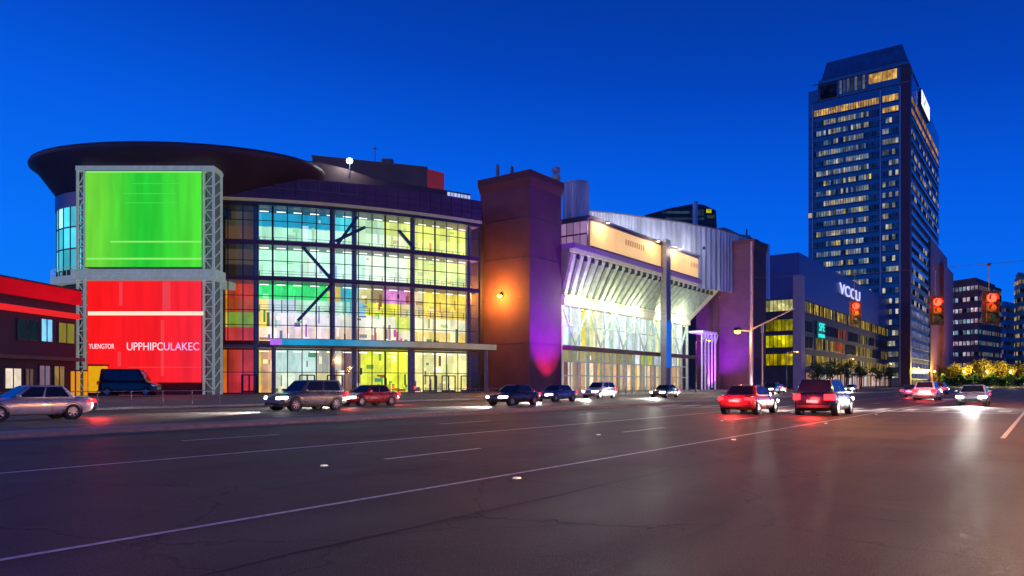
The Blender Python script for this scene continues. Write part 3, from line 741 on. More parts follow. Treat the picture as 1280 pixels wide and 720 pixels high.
m = MB(); m.prism([SL(sB+.8, 65, 0)[:2], SL(sB+10, 65, 0)[:2], SL(sB+10, 68.6, 0)[:2], SL(sB+.8, 68.6, 0)[:2]], 13.6, 14.1)
for e in range(5): m.beam(SL(sB+1.2+e*2.1, 65.4, .13), SL(sB+1.2+e*2.1, 65.4, 13.6), .28); m.beam(SL(sB+1.2+e*2.1, 65.4, 11), SL(sB+3+e*2.1, 65.4, 13.6), .2)
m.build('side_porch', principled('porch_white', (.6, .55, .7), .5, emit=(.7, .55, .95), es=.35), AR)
# pylon through the marquee
m = MB(); m.prism([SL(142.0, 64.9, 0)[:2], SL(144.2, 64.9, 0)[:2], SL(144.2, 66.25, 0)[:2], SL(142.0, 66.25, 0)[:2]], .13, 32.3); py = m.build('pylon', 'steel_grey', AR)
m = MB(); m.prism([SL(141.9, 64.8, 0)[:2], SL(144.3, 64.8, 0)[:2], SL(144.3, 64.89, 0)[:2], SL(141.9, 64.89, 0)[:2]], 5.0, 15.0)  # added glowing slab paints the blue light on the pylon
m.build('blue_panel', principled('blue_lit_panel', (.02, .12, .5), .5, emit=lin((15, 100, 200)), es=.7), py)
# marquee signs (things of their own)
cm = banner_mat('cream_sign', lin((226, 180, 120)), lin((226, 176, 110)), lin((214, 160, 105)))
cm.node_tree.nodes['Emission'].inputs[1].default_value = 1
for lab, a0, a1, ws in (('long cream lit sign board left of the pylon on the marquee', 112.6, 141.6, 2.0), ('shorter cream lit sign board right of the pylon on the marquee', 144.7, 173.6, 2.0)):
    G = thing('marquee_sign', lab, 'sign', SL((a0+a1)/2, 66, 26.1), group='lit sign boards along the marquee')
    m = MB(); m.prism([SL(a0, 66.0, 0)[:2], SL(a1, 66.0, 0)[:2], SL(a1, 66.29, 0)[:2], SL(a0, 66.29, 0)[:2]], 26.4, 30.9)
    m.build('panel', principled('cream_board', lin((225, 180, 120)), .6, noise=.12, scale=.6, emit=lin((240, 190, 125)), es=.85), G)  # emission carries the warm lamp light falling on the board
    m = MB()
    for (za, zb) in ((26.2, 26.4), (30.9, 31.1)): m.prism([SL(a0-.2, 65.8, 0)[:2], SL(a1+.2, 65.8, 0)[:2], SL(a1+.2, 66.28, 0)[:2], SL(a0-.2, 66.28, 0)[:2]], za, zb)
    m.build('frame', 'steel_grey', G)
    m = MB(); mid = (a0+a1)/2
    for q in range(9): 
        a_ = mid-1.5+q*.95
        m.add([SL(a_, 65.97, 28.6), SL(a_+.6, 65.97, 28.6), SL(a_+.6, 65.97, 29.7), SL(a_, 65.97, 29.7)], [(0, 1, 2, 3)])
    m.each('faded_print', principled('faded_print', (.45, .27, .13), .7, noise=.5, scale=3, emit=lin((200, 135, 75)), es=.5), G)
    for q in (.12, .85):
        a_ = a0+(a1-a0)*q
        m = MB(); m.beam(SL(a_, 65.9, 31.0), SL(a_, 64.6, 31.3), .08); m.lathe(SL(a_, 64.5, 31.1), [(0, .22), (.28, .15), (.34, -.12), (0, -.12)], 12)
        lf = m.build('sign_lamp', 'steel_dark', G)
        m = MB(); m.lathe(SL(a_, 64.5, 30.94), [(0, .05), (.26, .03), (.26, -.05), (0, -.06)], 12); m.build('bulb', 'warmbulb', lf)
        light('sign_lamp_light', 'POINT', SL(a_, 64.2, 30.6), 900, (1, .78, .42), .2, parent=G)

# ------------------------------------------------------------------ lamps fixed on the arena
l = Vector((-DY, DX)); base = Vector((2.9, 118)); q = base+l*5.8-Vector((DX, DY))*.03
G = thing('wall_lamp', 'glowing orange flood lamp on the brown face of the purple tower', 'lamp', (q.x, q.y, 16.3))
m = MB(); w = q-Vector((DX, DY))*.5; m.beam((q.x, q.y, 16.3), (w.x, w.y, 16.5), .12); m.lathe((w.x, w.y, 16.5), [(0, .35), (.3, .3), (.42, 0), (.38, -.1)], 14); m.build('bracket', 'steel_dark', G)
m = MB(); m.lathe((w.x, w.y, 16.3), [(0, .28), (.3, .2), (.42, 0), (.3, -.22), (0, -.3)], 14); m.build('bulb', emission('orange_bulb', (1, .5, .06), 25), G)
w2 = q-Vector((DX, DY))*2.4; light('wall_lamp_light', 'POINT', (w2.x, w2.y, 16.2), 6500, (1, .38, .03), .3, parent=G)
Y = 106.5
G = thing('roof_floodlight', 'bright white floodlight standing on the roof edge behind the oval roof', 'lamp', (wx(437, Y), Y, 33))
m = MB(); m.tube((wx(437, Y), Y, 32), (wx(437, Y), Y, wz(203, Y)), .08); m.build('stem', 'steel_dark', G)
m = MB(); m.lathe((wx(437, Y), Y, wz(201, Y)), [(0, .4), (.35, .25), (.45, 0), (.35, -.25), (0, -.4)], 14); m.build('bulb', 'whitebulb', G)
light('floodlight_light', 'POINT', (wx(437, Y), Y-1.2, wz(200, Y)), 900, (1, .95, .85), .3, parent=G)

# ground uplights: purple / magenta washes on the towers
def uplight(lab, loc, target, e, col, bulb, cone=110):
    G = thing('uplight', lab, 'lamp', loc)
    x, y, z = loc
    m = MB(); m.box(x-.25, x+.25, y-.2, y+.2, z, z+.12); m.lathe((x, y, z), [(.22, .12), (.26, .42), (.2, .45)], 12); m.build('housing', 'steel_dark', G)
    m = MB(); m.lathe((x, y, z), [(.2, .43), (0, .44)], 12); m.build('lens', bulb, G)
    d = (Vector(target)-Vector(loc)).normalized()
    light('uplight_light', 'SPOT', (x, y, z+.6), e, col, .3, parent=G, target=target, spot=cone, blend=.8)
pb = emission('purple_lens', (.5, .1, 1), 6); mb_ = emission('magenta_lens', (1, .05, .4), 6)
a = sl(0, 0)
def onface(cx, cy, along, out, up): v = Vector((cx, cy))+Vector((DX, DY))*along-Vector((-DY, DX))*out; return (v.x, v.y, up)
uplight('magenta uplight at the foot of the nearer purple tower', onface(2.9, 118, 4.5, 4, .13), onface(2.9, 118, 5, 0, 9), 8000, (1, .02, .18), mb_, 80)
uplight('violet uplight beside the nearer purple tower', onface(2.9, 118, 4.5, 9, .13), onface(2.9, 118, 4, 0, 22), 60000, (.16, .0, .9), pb, 92)
v = Vector((58.7, 175))+l*7-Vector((DX, DY))*9
uplight('violet uplight before the farther purple tower', (v.x, v.y, .13), (v.x+DX*9, v.y+DY*9, 24), 60000, (.2, .01, .62), pb)
v = Vector((58.7, 175))+l*4-Vector((DX, DY))*5
uplight('magenta uplight before the farther purple tower', (v.x, v.y, .13), (v.x+DX*5, v.y+DY*5, 5), 500, (1, .08, .25), mb_)
# soffit and screen lighting: strip of small floods on the lower canopy and roof
for i, s_ in enumerate((111, 122, 133, 144.5, 156)):
    x, y, z = SL(s_, 66.9, 14.6)
    G = thing('soffit_floodlight', 'small cream floodlight under the marquee ribs, %s from the tower' % ['first', 'second', 'third', 'fourth', 'fifth'][i], 'lamp', (x, y, z), group='floodlights under the marquee')
    m = MB(); m.beam(SL(s_, WL-.7, 15.6), SL(s_, 67.0, 14.7), .09); m.box(x-.2, x+.2, y-.15, y+.15, z-.1, z+.12); m.build('housing', 'steel_dark', G)
    m = MB(); m.box(x-.17, x+.17, y-.12, y+.12, z+.125, z+.16); m.build('lens', 'warmbulb', G)
    light('soffit_light', 'POINT', SL(s_, 65.6, 16.0), 2400, (.95, 1, .68), .3, parent=G)
for i, (px, Y) in enumerate(((757, 150), (790, 151), (835, 156), (880, 162))):
    x, z = wx(px, Y), 32.2
    G = thing('screen_floodlight', 'cool white floodlight before the corrugated screen, %s from the roof tank' % ['first', 'second', 'third', 'fourth'][i], 'lamp', (x, Y, z), group='floodlights on the marquee roof')
    m = MB(); m.box(x-.25, x+.25, Y-.2, Y+.2, z-.4, z+.2); m.build('housing', 'steel_dark', G)
    m = MB(); m.box(x-.2, x+.2, Y+.2, Y+.24, z-.1, z+.18); m.build('lens', 'whitebulb', G)
    light('screen_light', 'POINT', (x, Y+.9, z+.6), [1800, 1600, 1500, 1000][i], (.95, .97, 1), .3, parent=G)

# ------------------------------------------------------------------ left building with red bands
G = thing('low_building', 'dark low building with glowing red roof bands left of the billboard tower', 'building', (-60, 82, 0))
A0, A1 = (-55.0, 58), (-52.6, 86.8)
m = MB(); m.prism([A0, A1, (-80, 92), (-85, 58)], .13, 11.6); m.build('wall', 'dark_wall', G)
def lb(t, out=0): 
    a = Vector(A0); c = Vector(A1); d = (c-a).normalized(); n = Vector((d.y, -d.x)); return a+(c-a)*t+n*out
rb = banner_mat('red_band', lin((110, 10, 24)), lin((200, 12, 30)), lin((150, 10, 28))); rb2 = emission('red_neon_line', lin((235, 40, 45)), 1)
def lbox(t0, t1, z0, z1, o0, o1):
    m = MB(); m.prism([lb(t0, o1), lb(t1, o1), lb(t1, o0), lb(t0, o0)], z0, z1); return m
lbox(-.1, 1, 11.0, 12.6, .01, .8).build('red_roof_band', rb, G)
lbox(-.1, 1, 12.62, 12.8, .01, .9).build('coping', 'steel_dark', G)
lbox(-.1, 1, 9.3, 9.9, .01, .6).build('red_light_line', rb2, G)
lbox(-.1, 1, 4.2, 4.6, .01, 1.2).build('awning', 'brown', G)
for t0, t1, z0, z1, c in ((.80, .862, 6.3, 8.9, (120, 190, 240)), (.895, .99, 6.3, 8.7, (120, 110, 40)), (.62, .70, 1.0, 3.2, (215, 200, 180)), (.72, .76, 1, 3.2, (90, 70, 60)), (.79, .85, 1.2, 3.6, (110, 90, 110)), (.87, .93, 1.2, 3.6, (130, 100, 60)), (.68, .78, 6.3, 8.6, (18, 30, 40))):
    w = lbox(t0, t1, z0, z1, .02, .06); w.c = [S3(c)]*len(w.f); ww = w.build('window', 'interior_busy', G)
    f = MB(); 
    for tt in (t0, (t0+t1)/2, t1): f.beam((*lb(tt, .09), z0), (*lb(tt, .09), z1), .1)
    for z in (z0, z1): f.beam((*lb(t0, .09), z), (*lb(t1, .09), z), .1)
    f.build('frame', 'steel_dark', ww)

# yellow lit kiosk + orange posts beside the red banner
Y = 84
G = thing('kiosk', 'yellow lit kiosk panel standing at the lower left of the red banner', 'kiosk', (wx(119, Y), Y, .13))
m = MB(); m.box(wx(110.5, Y), wx(129, Y), Y, Y+.9, .5, 3.6); m.build('panel', principled('yellow_panel', (.8, .5, .02), .5, emit=lin((240, 175, 0)), es=.8), G)
m = MB(); m.box(wx(110, Y), wx(129.5, Y), Y-.05, Y+1, .13, .5); m.box(wx(109.6, Y), wx(130, Y), Y-.1, Y+1.05, 3.6, 3.8); m.each('casing', 'steel_dark', G)
for i, px in enumerate((91, 98, 107)):
    Y = 85; G = thing('lit_post', '%s orange glowing post between the red banded building and kiosk' % ['left', 'middle', 'right'][i], 'post', (wx(px, Y), Y, .13), group='orange posts by the kiosk')
    m = MB(); m.tube((wx(px, Y), Y, .13), (wx(px, Y), Y, 3.0), .2, n=12); m.build('tube', emission('orange_tube', lin((235, 150, 30)), .9), G)
    m = MB(); m.tube((wx(px, Y), Y, 3.0), (wx(px, Y), Y, 3.15), .26, n=12); m.build('cap', 'steel_dark', G)

# ------------------------------------------------------------------ blue office building
G = thing('office_building', 'long blue and violet office block with yellow windows and white rooftop letters', 'building', (100, 240, 0))
oc = Vector((85.5, 215)); dr = Vector((DX, DY)); dl = Vector((-DY, DX))
def ob(a_, o_, z): v = oc+dr*a_-dl*o_; return (v.x, v.y, z)       # along right face, out towards the street
def olf(a_, o_, z): v = oc+dl*a_-dr*o_; return (v.x, v.y, z)      # along left face
m = MB(); m.prism([oc, oc+dr*205, oc+dr*205+dl*40, oc+dl*40], .13, 27.2); m.build('wall', 'dark_wall', G)
m = MB(); m.prism([oc-dl*.3-dr*.3, oc+dr*206-dl*.3, oc+dr*206+dl*40, oc+dl*40-dr*.3], 27.2, 40.7); m.build('roof_fascia', 'violet_clad', G)
m = MB(); m.add([olf(-.2, .38, 27.1), olf(40, .38, 27.1), olf(40, .38, 40.75), olf(-.2, .38, 40.75)], [(0, 1, 2, 3)]); m.build('end_fascia', 'blue_clad', G)
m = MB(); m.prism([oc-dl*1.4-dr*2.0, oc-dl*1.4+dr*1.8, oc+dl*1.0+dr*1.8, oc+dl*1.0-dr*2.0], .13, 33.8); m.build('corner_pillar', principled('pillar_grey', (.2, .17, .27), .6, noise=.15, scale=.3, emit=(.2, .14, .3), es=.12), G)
wr = [(23.6, 26.9), (17.6, 21.0), (12.6, 16.2), (7.2, 10.6)]
random.seed(5)
for j, (z0, z1) in enumerate(wr):
    # left face: one band per storey
    m = MB(); 
    for k in range(16):
        a0 = 1.6+k*1.15
        base_c = [(215, 210, 140), (150, 140, 20), (225, 215, 20), (225, 200, 10)][j]
        m.add([olf(a0, .06, z0), olf(a0+1.0, .06, z0), olf(a0+1.0, .06, z1), olf(a0, .06, z1)], [(0, 1, 2, 3)], S3(base_c, random.uniform(.35, 1.05)))
    m.build('window_band', 'office', G)
    m = MB(); m.beam(olf(1.2, .1, z0-.1), olf(22, .1, z0-.1), .25, .2); m.beam(olf(1.2, .1, z1+.1), olf(22, .1, z1+.1), .25, .2)
    for k in range(17): m.beam(olf(1.52+k*1.15, .1, z0), olf(1.52+k*1.15, .1, z1), .15, .15)
    m.build('window_frame', 'steel_dark', G)
    # right face in bays
    a = 5.0; bay = 0
    while a < 200:
        nwin = random.choice((6, 8, 9)); m = MB(); f = MB()
        lit = random.random() < (.85 if j != 1 else .55)
        col = random.choice([(215, 180, 60), (190, 165, 70), (230, 195, 60)])
        if 38 < a < 62 and j in (1, 2): lit = True; col = (235, 110, 20)
        if j == 1 and a < 38: lit = False
        for k in range(nwin):
            p0 = a+k*1.9
            c = S3(col, random.uniform(.2, 1.05)) if lit and random.random() < .86 else S3((14, 16, 34), 1)
            m.add([ob(p0, .06, z0), ob(p0+1.55, .06, z0), ob(p0+1.55, .06, z1), ob(p0, .06, z1)], [(0, 1, 2, 3)], c)
            f.beam(ob(p0-.17, .1, z0), ob(p0-.17, .1, z1), .2, .2)
        f.beam(ob(a-.3, .1, z0-.12), ob(a+nwin*1.9, .1, z0-.12), .3, .2)
        w = m.build('window_band', 'office', G); f.build('frame', 'steel_dark', w)
        a += nwin*1.9+random.choice((1.2, 3.2))
m = MB(); m.prism([oc+dr*3-dl*3, oc+dr*200-dl*3, oc+dr*200-dl*.02, oc+dr*3-dl*.02], 5.2, 5.9); m.build('awning', 'steel_grey', G)
m = MB()
for k in range(90):
    a0 = 4+k*2.15
    m.add([ob(a0, .07, .6), ob(a0+1.7, .07, .6), ob(a0+1.7, .07, 5.0), ob(a0, .07, 5.0)], [(0, 1, 2, 3)], S3(random.choice([(235, 200, 190), (215, 150, 140), (200, 210, 230), (140, 110, 70), (60, 50, 50)]), random.uniform(.3, 1)))
m.each('shopfront', 'interior_busy', G)
# letters on the fascia
lw = emission('blue_white_letters', lin((190, 195, 255)), 1.3)
S_ = thing('rooftop_sign', 'white glowing rooftop letters on the violet office fascia', 'sign', ob(66, .5, 33))
text_mesh('letters', 'VCCU', lw, S_, ob(50, .75, 33.6), (DX, DY, 0), 3.9, .3, 34)
m = MB(); m.beam(ob(49, .5, 33.4), ob(85, .5, 33.4), .3, .15); m.build('rail', 'steel_dark', S_)
S_ = thing('teal_sign', 'small teal glowing two line sign on the office block front', 'sign', ob(24, .4, 17))
tq = emission('teal_letters', lin((40, 225, 215)), 1.2)
text_mesh('letters', 'SPE', tq, S_, ob(21.5, .75, 18.7), (DX, DY, 0), 2.6, .2, 7.2)
m = MB(); m.beam(ob(21.5, .6, 17.2), ob(29.2, .6, 17.2), .2, 1.1); m.build('bar', tq, S_)
m = MB(); m.beam(ob(20.9, .2, 19), ob(29.8, .2, 19), .25, 5.6); m.build('panel', principled('teal_dark_panel', (.01, .05, .07), .5, emit=(.0, .2, .2), es=.1), S_)

# ------------------------------------------------------------------ the tower
G = thing('office_tower', 'tall blue glass office tower with stepped crown and white sign', 'building', (182, 345, 0))
tc_ = Vector((182, 330)); TL, TR = 44, 112
def tl(a_, o_, z): v = tc_+dl*a_-dr*o_; return (v.x, v.y, z)
def tr(a_, o_, z): v = tc_+dr*a_-dl*o_; return (v.x, v.y, z)
HB = 146.
m = MB(); m.prism([tc_, tc_+dr*TR, tc_+dr*TR+dl*TL, tc_+dl*TL], .1, HB); m.build('shaft', 'tower_skin', G)
# corner chamfer pier
m = MB(); m.prism([tc_-dl*.5-dr*.5, tc_+dr*4-dl*.5, tc_+dr*4+dl*.1, tc_+dl*3.4+dr*.1, tc_+dl*3.4-dr*.5], .1, HB+2); m.build('corner_pier', 'tower_pier', G)
# crown
cp = lambda g, a0, a1: [tc_+dl*a0+dr*g, tc_+dr*28+dl*a0, tc_+dr*28+dl*a1, tc_+dl*a1+dr*g]
m = MB(); m.prism([tc_+dl*1+dr*.6, tc_+dr*50+dl*1, tc_+dr*50+dl*39.5, tc_+dl*39.5+dr*.6], HB, 150.5)
m.prism([tc_+dl*.6+dr*.3, tc_+dr*38+dl*.6, tc_+dr*38+dl*38+dr*0, tc_+dl*38+dr*.3], 150.5, 159.2, top=[tc_+dl*3.2+dr*2.5, tc_+dr*30+dl*3.2, tc_+dr*30+dl*36, tc_+dl*36+dr*2.5])
m.build('crown', 'tower_skin', G)
m = MB()
for (a0, a1, z0, z1, c) in ((31, 38.5, 140.5, 147.5, (6, 14, 40)),): m.add([tl(a0, .12, z0), tl(a1, .12, z0), tl(a1, .12, z1), tl(a0, .12, z1)], [(0, 1, 2, 3)], S3(c))
for k in range(7):
    a0 = 18.5+k*1.7; m.add([tl(a0, .12, 141.5), tl(a0+1.0, .12, 141.5), tl(a0+1.0, .12, 148), tl(a0, .12, 148)], [(0, 1, 2, 3)], S3((110, 115, 130), random.uniform(.1, .9)))
for k in range(6):
    a0 = 5+k*2.0; m.add([tl(a0, .12, 143), tl(a0+1.8, .12, 143), tl(a0+1.8, .12, 147.5), tl(a0, .12, 147.5)], [(0, 1, 2, 3)], S3((230, 175, 90), random.uniform(.5, 1.1)))
m.each('crown_window', 'office', G)
m = MB()
for (z0, w_) in ((140.2, .3), (148.6, .3)): m.beam(tl(0, .3, z0), tl(42, .3, z0), .5, .4)
m.beam(tl(17.5, .3, 140), tl(17.5, .3, 148.5), .5); m.beam(tl(30, .3, 140), tl(30, .3, 148.5), .5); m.beam(tl(39.5, .3, 140), tl(39.5, .3, 148.5), .5)
m.each('crown_frame', 'steel_grey', G)
random.seed(3)
FH = 4.95
nfl = 28
for k in range(nfl):
    z0 = 133.0-k*FH
    if z0 < 3: break
    z1 = z0+(2.9 if k == 0 else 2.3)
    m = MB()
    tone = random.choice([(135, 145, 150), (105, 125, 145), (160, 155, 140), (120, 135, 145)])
    for q in range(26):          # main field of the left face
        a0 = 12.5+q*1.12
        t = random.random()
        dens = .97 if k in (0, 5, 6, 7, 11, 12) else .86
        if k == 0: c = S3((240, 185, 90), random.uniform(.45, 1.1))
        elif t < dens and 3 < q < 25-(k*3 % 6): c = S3(random.choice([tone, tone, tone, (195, 180, 140), (60, 85, 120)]), random.uniform(.35, 1.25))
        elif t > .98: c = S3((215, 190, 60))
        else: c = S3((12, 34, 80), random.uniform(.5, 1.2))  # blue emission stands in for sky reflected in unlit panes
        m.add([tl(a0, .05, z0), tl(a0+.86, .05, z0), tl(a0+.86, .05, z1), tl(a0, .05, z1)], [(0, 1, 2, 3)], c)
    m.build('window_band', 'office', G); m = MB()
    for q in range(5):           # narrow field near the corner
        a0 = 4.4+q*1.35; t = random.random()
        c = S3((238, 185, 95), random.uniform(.5, 1.1)) if k < 2 else S3(random.choice([(190, 185, 165), (140, 150, 160), (205, 195, 165)]), random.uniform(.2, 1.1)) if t < .6 else S3((12, 34, 80))
        m.add([tl(a0, .05, z0), tl(a0+1.15, .05, z0), tl(a0+1.15, .05, z1), tl(a0, .05, z1)], [(0, 1, 2, 3)], c)
    if random.random() < .15:
        m.add([tl(42, .05, z0), tl(44, .05, z0), tl(44, .05, z1), tl(42, .05, z1)], [(0, 1, 2, 3)], S3((200, 170, 80)))
    m.build('window_band', 'office', G)
    m = MB()
    litr = random.random() < .45
    for q in range(30):
        a0 = 6+q*3.45
        t = random.random()
        if k in (0, 1): c = S3((215, 150, 70), random.uniform(.2, 1.0))
        elif k > 19: c = S3((120, 125, 175), random.uniform(.45, .8)) if a0 < 95 else S3((30, 20, 50))
        elif litr and t < .35: c = S3((185, 170, 150), random.uniform(.3, 1))
        else: c = S3((16, 26, 66), random.uniform(.6, 1.3))
        m.add([tr(a0, .05, z0), tr(a0+3.0, .05, z0), tr(a0+3.0, .05, z1), tr(a0, .05, z1)], [(0, 1, 2, 3)], c)
    m.build('window_band', 'office', G)
    m = MB(); m.beam(tl(3.6, .12, z0-.5), tl(TL, .12, z0-.5), .3, .35); m.beam(tr(4.2, .12, z0-.5), tr(TR, .12, z0-.5), .3, .35); m.build('floor_line', 'steel_dark', G)
m = MB()
for q in (11.8, 42.0, 3.6): m.beam(tl(q, .3, 2), tl(q, .3, 139), .45)
m.each('facade_fin', 'pole', G)
m = MB(); m.prism([tc_+dr*70-dl*.6, tc_+dr*112-dl*.6, tc_+dr*150-dl*.6, tc_+dr*150+dl*30, tc_+dr*70+dl*30], .1, 80); m.build('rear_wing', 'tower_pier', G)
m = MB(); m.prism([tc_+dr*112-dl*2.5, tc_+dr*165-dl*2.5, tc_+dr*165+dl*30, tc_+dr*112+dl*30], .1, 72); m.build('rear_wing', 'tower_pier', G)
S_ = thing('tower_sign', 'white glowing sign high on the right face of the glass tower', 'sign', tr(30, 1, 140))
m = MB(); m.prism([tr(32, .9, 0)[:2], tr(63, .9, 0)[:2], tr(63, .1, 0)[:2], tr(32, .1, 0)[:2]], 139.3, 147.7); m.build('backing', 'steel_dark', S_)
sw = emission('white_sign_face', lin((225, 240, 255)), 1.5)
m = MB()
m.prism([tr(33, 1.1, 0)[:2], tr(62, 1.1, 0)[:2], tr(62, .93, 0)[:2], tr(33, .93, 0)[:2]], 140, 147)
m.build('panel', sw, S_)
m = MB(); m.beam(tr(37, 1.15, 146), tr(42, 1.15, 142), .1, .8); m.beam(tr(42, 1.15, 142), tr(47, 1.15, 146), .1, .8)
sw = M['tower_skin']
m.each('emblem', sw, S_)

# ------------------------------------------------------------------ buildings at the end of the street and behind the arena
def midrise(name, label, px0, pxc, px1, pytop, Y, wallm, cols, floor=5.6, lit=.8, tone=1., depthk=.3):
    x0, xc, x1 = wx(px0, Y+depthk*60), wx(pxc, Y), wx(px1, Y+40); H = wz(pytop, Y)
    a = Vector((xc, Y)); Lp = Vector((x0, Y+depthk*60)); Rp = Vector((x1, Y+40))
    G = thing(name, label, 'building', (xc, Y+20, 0))
    m = MB(); m.prism([a, Rp, Rp+(Lp-a), Lp], .05, H); m.build('wall', wallm, G)
    m = MB(); m.prism([a+Vector((0, 3)), Rp+Vector((-3, 3)), Rp+(Lp-a)*.6, Lp+Vector((3, 3))], H, H+3.5); m.build('roof_plant', wallm, G)
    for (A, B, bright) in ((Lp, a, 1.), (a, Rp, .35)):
        Lg = (B-A).length; d = (B-A).normalized(); n = Vector((d.y, -d.x)); nw = max(2, int(Lg/2.6))
        z = H-5.5
        while z > 8:
            m = MB()
            for k in range(nw):
                p = A+d*(k+.15)*(Lg/nw)+n*.25; q = A+d*(k+.85)*(Lg/nw)+n*.25
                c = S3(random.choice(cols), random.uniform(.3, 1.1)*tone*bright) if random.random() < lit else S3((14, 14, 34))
                m.quad((*p, z), (*q, z), (*q, z+2.9), (*p, z+2.9), c)
            m.build('window_band', 'office', G); z -= floor
    return G
random.seed(9)
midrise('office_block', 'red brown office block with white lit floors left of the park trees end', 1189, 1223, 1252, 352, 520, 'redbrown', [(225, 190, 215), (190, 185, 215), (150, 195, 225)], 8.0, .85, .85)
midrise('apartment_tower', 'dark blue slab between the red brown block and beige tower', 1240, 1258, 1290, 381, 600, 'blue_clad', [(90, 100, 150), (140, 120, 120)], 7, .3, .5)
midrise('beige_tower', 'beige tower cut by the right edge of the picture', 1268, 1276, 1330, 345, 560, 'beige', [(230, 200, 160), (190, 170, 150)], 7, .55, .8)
midrise('distant_block', 'low dark block behind the lit trees with scattered windows', 1120, 1150, 1230, 440, 620, 'dark_wall', [(220, 190, 120)], 5, .5, .8)
midrise('distant_block', 'low violet block at the far street end with few lit windows', 1180, 1225, 1320, 436, 640, 'violet_clad', [(220, 190, 120), (200, 150, 190)], 5, .5, .7)
Y = 262
G = thing('rear_building', 'dark stepped building with one yellow window rising behind the screen wall', 'building', (wx(855, Y), Y, 0))
m = MB(); pf = [(806, 269), (838, 260), (868, 254.5), (880, 256), (895, 263), (897, 300), (806, 300)]
vs = [(wx(p, Y), Y, wz(q, Y)) for p, q in pf]+[(wx(p, Y), Y+25, wz(q, Y)) for p, q in pf]; nn = len(pf)
m.add(vs, [tuple(range(nn)), tuple(range(2*nn-1, nn-1, -1))]+[(i, (i+1) % nn, nn+(i+1) % nn, nn+i) for i in range(nn)]); m.box(wx(808, Y), wx(897, Y), Y+.1, Y+24, 0, wz(299, Y))
m.build('wall', 'dark_wall', G)
for (p0, p1, q0, q1, c) in ((883, 889, 261.5, 266, (225, 215, 20)), (828, 862, 264, 267, (40, 60, 80)), (864, 880, 262, 270, (25, 40, 60)), (832, 880, 272, 275, (30, 50, 70)), (884, 893, 269, 273, (40, 55, 45))):
    m = MB(); m.box(wx(p0, Y), wx(p1, Y), Y-.15, Y-.02, wz(q1, Y), wz(q0, Y)); m.c = [S3(c)]*6; m.build('window', 'office', G)
m = MB(); m.tube((wx(869, 255), 255, 50), (wx(869, 255), 255, wz(252, 255)), .9); m.build('flue', 'corrug', G)
Y = 240
G = thing('curved_roof_building', 'pale low roof hump rising between the screen wall and farther tower', 'building', (wx(915, Y), Y, 0))
m = MB(); pf = [(893, 286), (905, 284), (915, 288), (925, 293), (938, 294), (940, 320), (893, 320)]
vs = [(wx(p, Y), Y, wz(q, Y)) for p, q in pf]+[(wx(p, Y), Y+25, wz(q, Y)) for p, q in pf]; nn = len(pf)
m.add(vs, [tuple(range(nn)), tuple(range(2*nn-1, nn-1, -1))]+[(i, (i+1) % nn, nn+(i+1) % nn, nn+i) for i in range(nn)]); m.box(wx(893, Y), wx(940, Y), Y+.1, Y+24, 0, wz(319, Y))
m.build('wall', 'steel_grey', G)
m = MB(); m.tube((wx(937, Y), Y+3, 40), (wx(937, Y), Y+3, wz(284, Y)), .25); m.build('mast', 'steel_dark', G)

# ------------------------------------------------------------------ trees
def leafmat(name, base):
    m, nt, out = newmat(name); N = nt.nodes.new; L = nt.links.new
    b = N('ShaderNodeBsdfPrincipled'); tcn = N('ShaderNodeTexCoord'); n = N('ShaderNodeTexNoise'); n.inputs['Scale'].default_value = .9; L(tcn.outputs['Object'], n.inputs[0])
    r = N('ShaderNodeMapRange'); r.inputs[1].default_value = .35; r.inputs[2].default_value = .65; r.inputs[3].default_value = .35; r.inputs[4].default_value = 1.6; L(n.outputs[0], r.inputs[0])
    s = N('ShaderNodeVectorMath'); s.operation = 'SCALE'; s.inputs[0].default_value = base; L(r.outputs[0], s.inputs['Scale']); L(s.outputs[0], b.inputs['Base Color']); b.inputs['Roughness'].default_value = .7
    t = N('ShaderNodeBsdfTranslucent'); L(s.outputs[0], t.inputs[0]); a = N('ShaderNodeMixShader'); a.inputs[0].default_value = .3; L(b.outputs[0], a.inputs[1]); L(t.outputs[0], a.inputs[2]); L(a.outputs[0], out.inputs[0]); return m
M['leaf_y'] = leafmat('autumn_leaves', (.16, .13, .02)); M['leaf_g'] = leafmat('green_leaves', (.05, .12, .03))  # yellow and green base colours for the two leaf materials
def tree_mesh(H, Rr, leaf, n, seed, ls):
    rnd = random.Random(seed); t = MB(); c = MB()
    t.tube((0, 0, 0), (.1, 0, H*.45), H*.03, H*.018, 8)
    cl = []
    for k in range(9):
        a = rnd.random()*2*PI; rr = Rr*rnd.uniform(.25, .75); z = H*rnd.uniform(.45, .85)
        e = Vector((rr*math.cos(a), rr*math.sin(a), z)); t.tube((.1, 0, H*rnd.uniform(.3, .45)), e, H*.012, H*.004, 5); cl.append((e, Rr*rnd.uniform(.35, .6)))
    for k in range(n):
        e, r_ = rnd.choice(cl); d = Vector((rnd.gauss(0, 1), rnd.gauss(0, 1), rnd.gauss(0, .8))).normalized()*r_*rnd.uniform(.5, 1.08)
        p = e+d; u = Vector((rnd.gauss(0, 1), rnd.gauss(0, 1), rnd.gauss(0, 1))).normalized(); v = u.orthogonal().normalized()
        s = ls*rnd.uniform(.6, 1.3); w = u.cross(v)
        c.quad(p-v*s, p-w*s*.6, p+v*s, p+w*s*.6)
    return t, c
def make_tree(name, label, loc, H, Rr, leaf, seed, n=900, ls=.35, group=None):
    G = thing(name, label, 'tree', (0, 0, 0), group=group)
    t, c = tree_mesh(H, Rr, leaf, n, seed, ls); t.build('trunk', 'bark', G, smooth=True); c.build('crown', leaf, G); G.location = loc
    return G
random.seed(21)
